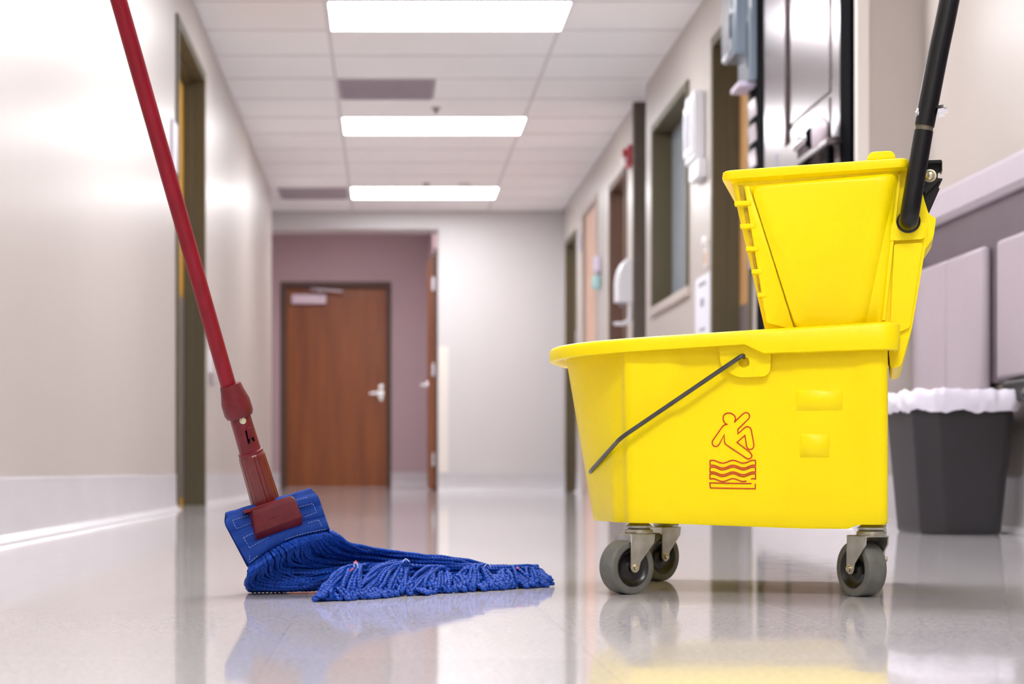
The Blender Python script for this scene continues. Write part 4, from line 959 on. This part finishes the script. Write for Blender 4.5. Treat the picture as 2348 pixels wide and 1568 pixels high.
for i in range(NS):
    lay = i % 5; s = ((i // 5 + random.random()) / (NS / 5)) ** 1.3
    fr_ = 1 - lay / 2.0                     # +1 front of band .. -1 back
    A = TL + ea * (LA * (0.02 + 0.96 * s)); dn = band_down(s); fy = Vector((0, -fr_ * 0.017 * (0.7 + 0.6 * (1 - s)), 0))
    dnn = dn.normalized(); dd = dnn.lerp(Vector((0.86, 0, -0.5)), min(1, s * 2.2)).normalized()
    P1 = A + dn * 0.97 + fy * 0.97; P0 = P1 - dd * 0.013 - fy * 0.1 - dnn * 0.004
    P2 = A + dn * 1.0 + fy * 1.15 + dd * 0.016 + Vector((-0.012 * (1 - s) ** 4, 0, 0))
    cxp = quad(s, 573, 706, 852); cz = quad(s, 0.013, 0.046, 0.066); Yc = 2.655 + 0.03 * s - fr_ * 0.022
    P3 = Vector(((cxp - VX) * Yc / F, Yc, max(0.003, cz - lay * 0.0045 * (0.4 + s) + rnd(0.005)))) + Vector((rnd(0.006), 0, 0))
    b = min(1, max(0, s ** 0.9 + rnd(0.10))); 
    gb = min(GPT, key=lambda g_: abs(g_ - b)); bR = b + (gb - b) * 0.62
    Rg = ridge(bR) + Vector((rnd(0.004), rnd(0.006), -lay * 0.0045 + rnd(0.003))); Rg.z = max(0.006, Rg.z)
    Fr = frontl(b) + Vector((rnd(0.006), rnd(0.004) + 0.045 * random.random() ** 1.6, 0.0 + 0.004 * random.random())); 
    hz = 0.6
    if s < 0.3:                            # left strands lie on the floor before rising to the ridge
        q = 1 - s / 0.3; Yq = 2.66 - fr_ * 0.012
        Pm = Vector(((690 + 60 * s / 0.3 - VX) * Yq / F, Yq, 0.004 + 0.030 * (s / 0.3) * random.random() + random.random() * 0.008 + (4 - lay) * 0.0015))
    else:
        Pm = P3.lerp(Rg, 0.55) + Vector((rnd(0.004), rnd(0.004), rnd(0.002)))
    dF = (Fr - Rg)
    M1 = Rg.lerp(Fr, 0.35); M1.z = Rg.z * 0.93 + 0.002; M2 = Rg.lerp(Fr, 0.8); M2.z = Rg.z * 0.55 + 0.004
    side = rnd(0.006) + (0.005 if i % 2 else -0.005)
    B1 = Fr + Vector((side, 0.006, 0.004)); B1.z = 0.004
    B2 = Rg.lerp(Fr, 0.55) + Vector((side * 1.3, 0, 0)); B2.z = max(0.004, Rg.z * 0.35)
    cps = [P0, P1, P2, P3, Pm, Rg, M1, M2, Fr + Vector((0, 0, 0.006)), Fr, B1, B2]
    path = jitter(smooth_path(cps, 0.0014), 0.0024, i)
    zc = Rg.z + 0.0012; h_ = int(len(path) * 0.5)
    path = [p if j < h_ else Vector((p.x, p.y, min(p.z, zc + 0.03 * max(0.0, 1 - (j - h_) / (0.22 * len(path))) ** 1.5))) for j, p in enumerate(path)]
    strands.append(path)
# short loop ends filling the front of the tail band
extra = []
for i in range(150):                    # fans falling from each gathered point
    g_ = GPT[i % len(GPT)]; b = min(1, max(0, g_ + rnd(0.115))); G = ridge(min(1, max(0, g_ + (b - g_) * 0.35))); lay = (i // len(GPT)) % 5
    G = G + Vector((rnd(0.003), rnd(0.003), -0.003 - 0.004 * lay)); Ff = frontl(b) + Vector((rnd(0.004), 0.006 * lay + rnd(0.003), 0.004)); sx = (0.0032 + 0.001 * random.random())
    back = G + Vector((rnd(0.006), 0.010, -0.010)); back.z = max(0.004, back.z)
    m1_ = G.lerp(Ff, 0.4); m1_.z = G.z * 0.80 + 0.001; m2_ = G.lerp(Ff, 0.8); m2_.z = G.z * 0.42 + 0.003
    o_ = Vector((sx, 0, 0)); cps = [back, G, m1_ + o_ * 0.6, m2_ + o_, Ff + o_ * 0.8 + Vector((0, 0, 0.001)), Ff - o_ * 0.8 - Vector((0, 0, 0.001)), m2_ - o_ - Vector((0, 0, 0.003)), m1_ - o_ * 0.6 - Vector((0, 0, 0.004))]
    path = [Vector((p.x, p.y, max(0.0028, min(p.z, G.z + 0.0015)))) for p in jitter(smooth_path(cps, 0.0014), 0.0009, i * 5)]; extra.append(path)
for i in range(150):
    b = random.random(); F0 = frontl(b); R0 = ridge(b); k = random.random() ** 1.5
    base = F0.lerp(R0, 0.02 + 0.72 * k); base.z = 0; zt = 0.005 + (R0.z - 0.004) * min(1, (0.02 + 0.9 * k)) * (0.75 + 0.25 * random.random())
    ang = math.radians(random.uniform(-48, 48)); d = Vector((math.sin(ang), -math.cos(ang), 0)); ln_ = random.uniform(0.014, 0.030); wd = random.uniform(0.003, 0.005); sx = Vector((d.y, -d.x, 0))
    dz = -min(zt - 0.004, ln_ * 0.7)
    c0 = base - d * 0.012 + Vector((0, 0, zt - 0.002)); tip = base + d * ln_ + Vector((0, 0, zt + dz))
    mid = base + d * ln_ * 0.4 + Vector((0, 0, zt + 0.002 + dz * 0.3))
    tip.y = max(tip.y, F0.y - 0.006)
    cps = [c0 + sx * wd * 0.5, mid + sx * wd, tip + sx * wd * 0.7, tip - sx * wd * 0.7 + Vector((0, 0, -0.001)), mid - sx * wd, c0 - sx * wd * 0.5]
    path = smooth_path(cps, 0.0014); path = [Vector((p.x, p.y, max(0.0028, p.z))) for p in path]; extra.append(path)
for p in strands[:95]:
    mb = MB(); twisted(mb, p); R(mb.build('yarn_strand', 'yarn', angle=75))
mb = MB()
for p in strands[95:]: twisted(mb, p)
for p in extra: twisted(mb, p, 0.0025)
o = R(mb.build('yarn_loops', 'yarn', angle=75)); o['kind'] = 'stuff'
# tail-band threads
for (x, y, Yv) in ((930, 1283, 2.655), (1117, 1294, 2.76)):
    a = ab(x - 9, y + 9, Yv); b = ab(x, y - 2, Yv); c = ab(x + 9, y + 5, Yv); R(MB().tube(smooth_path([a, b, c], 8), 0.0007, 6).build('binding_thread', 'thread'))
a = ab(812, 1300, 2.57); th = MB(); th.tube(smooth_path([a, ab(812, 1290, 2.57), ab(819, 1293, 2.565), ab(821, 1302, 2.565)], 10), 0.0007, 6)
R(th.build('binding_thread', 'thread'))
for p_, r_ in (([ab(803, 1309, 2.565), ab(810, 1303, 2.565)], 0.0013), (smooth_path([ab(811, 1291, 2.57), ab(816, 1286, 2.57), ab(820, 1292, 2.57)], 6), 0.0009), ([ab(1183, 1302, 2.80), ab(1190, 1303, 2.80)], 0.001)):
    R(MB().tube(p_, r_, 6).build('marker_thread', 'redtag'))
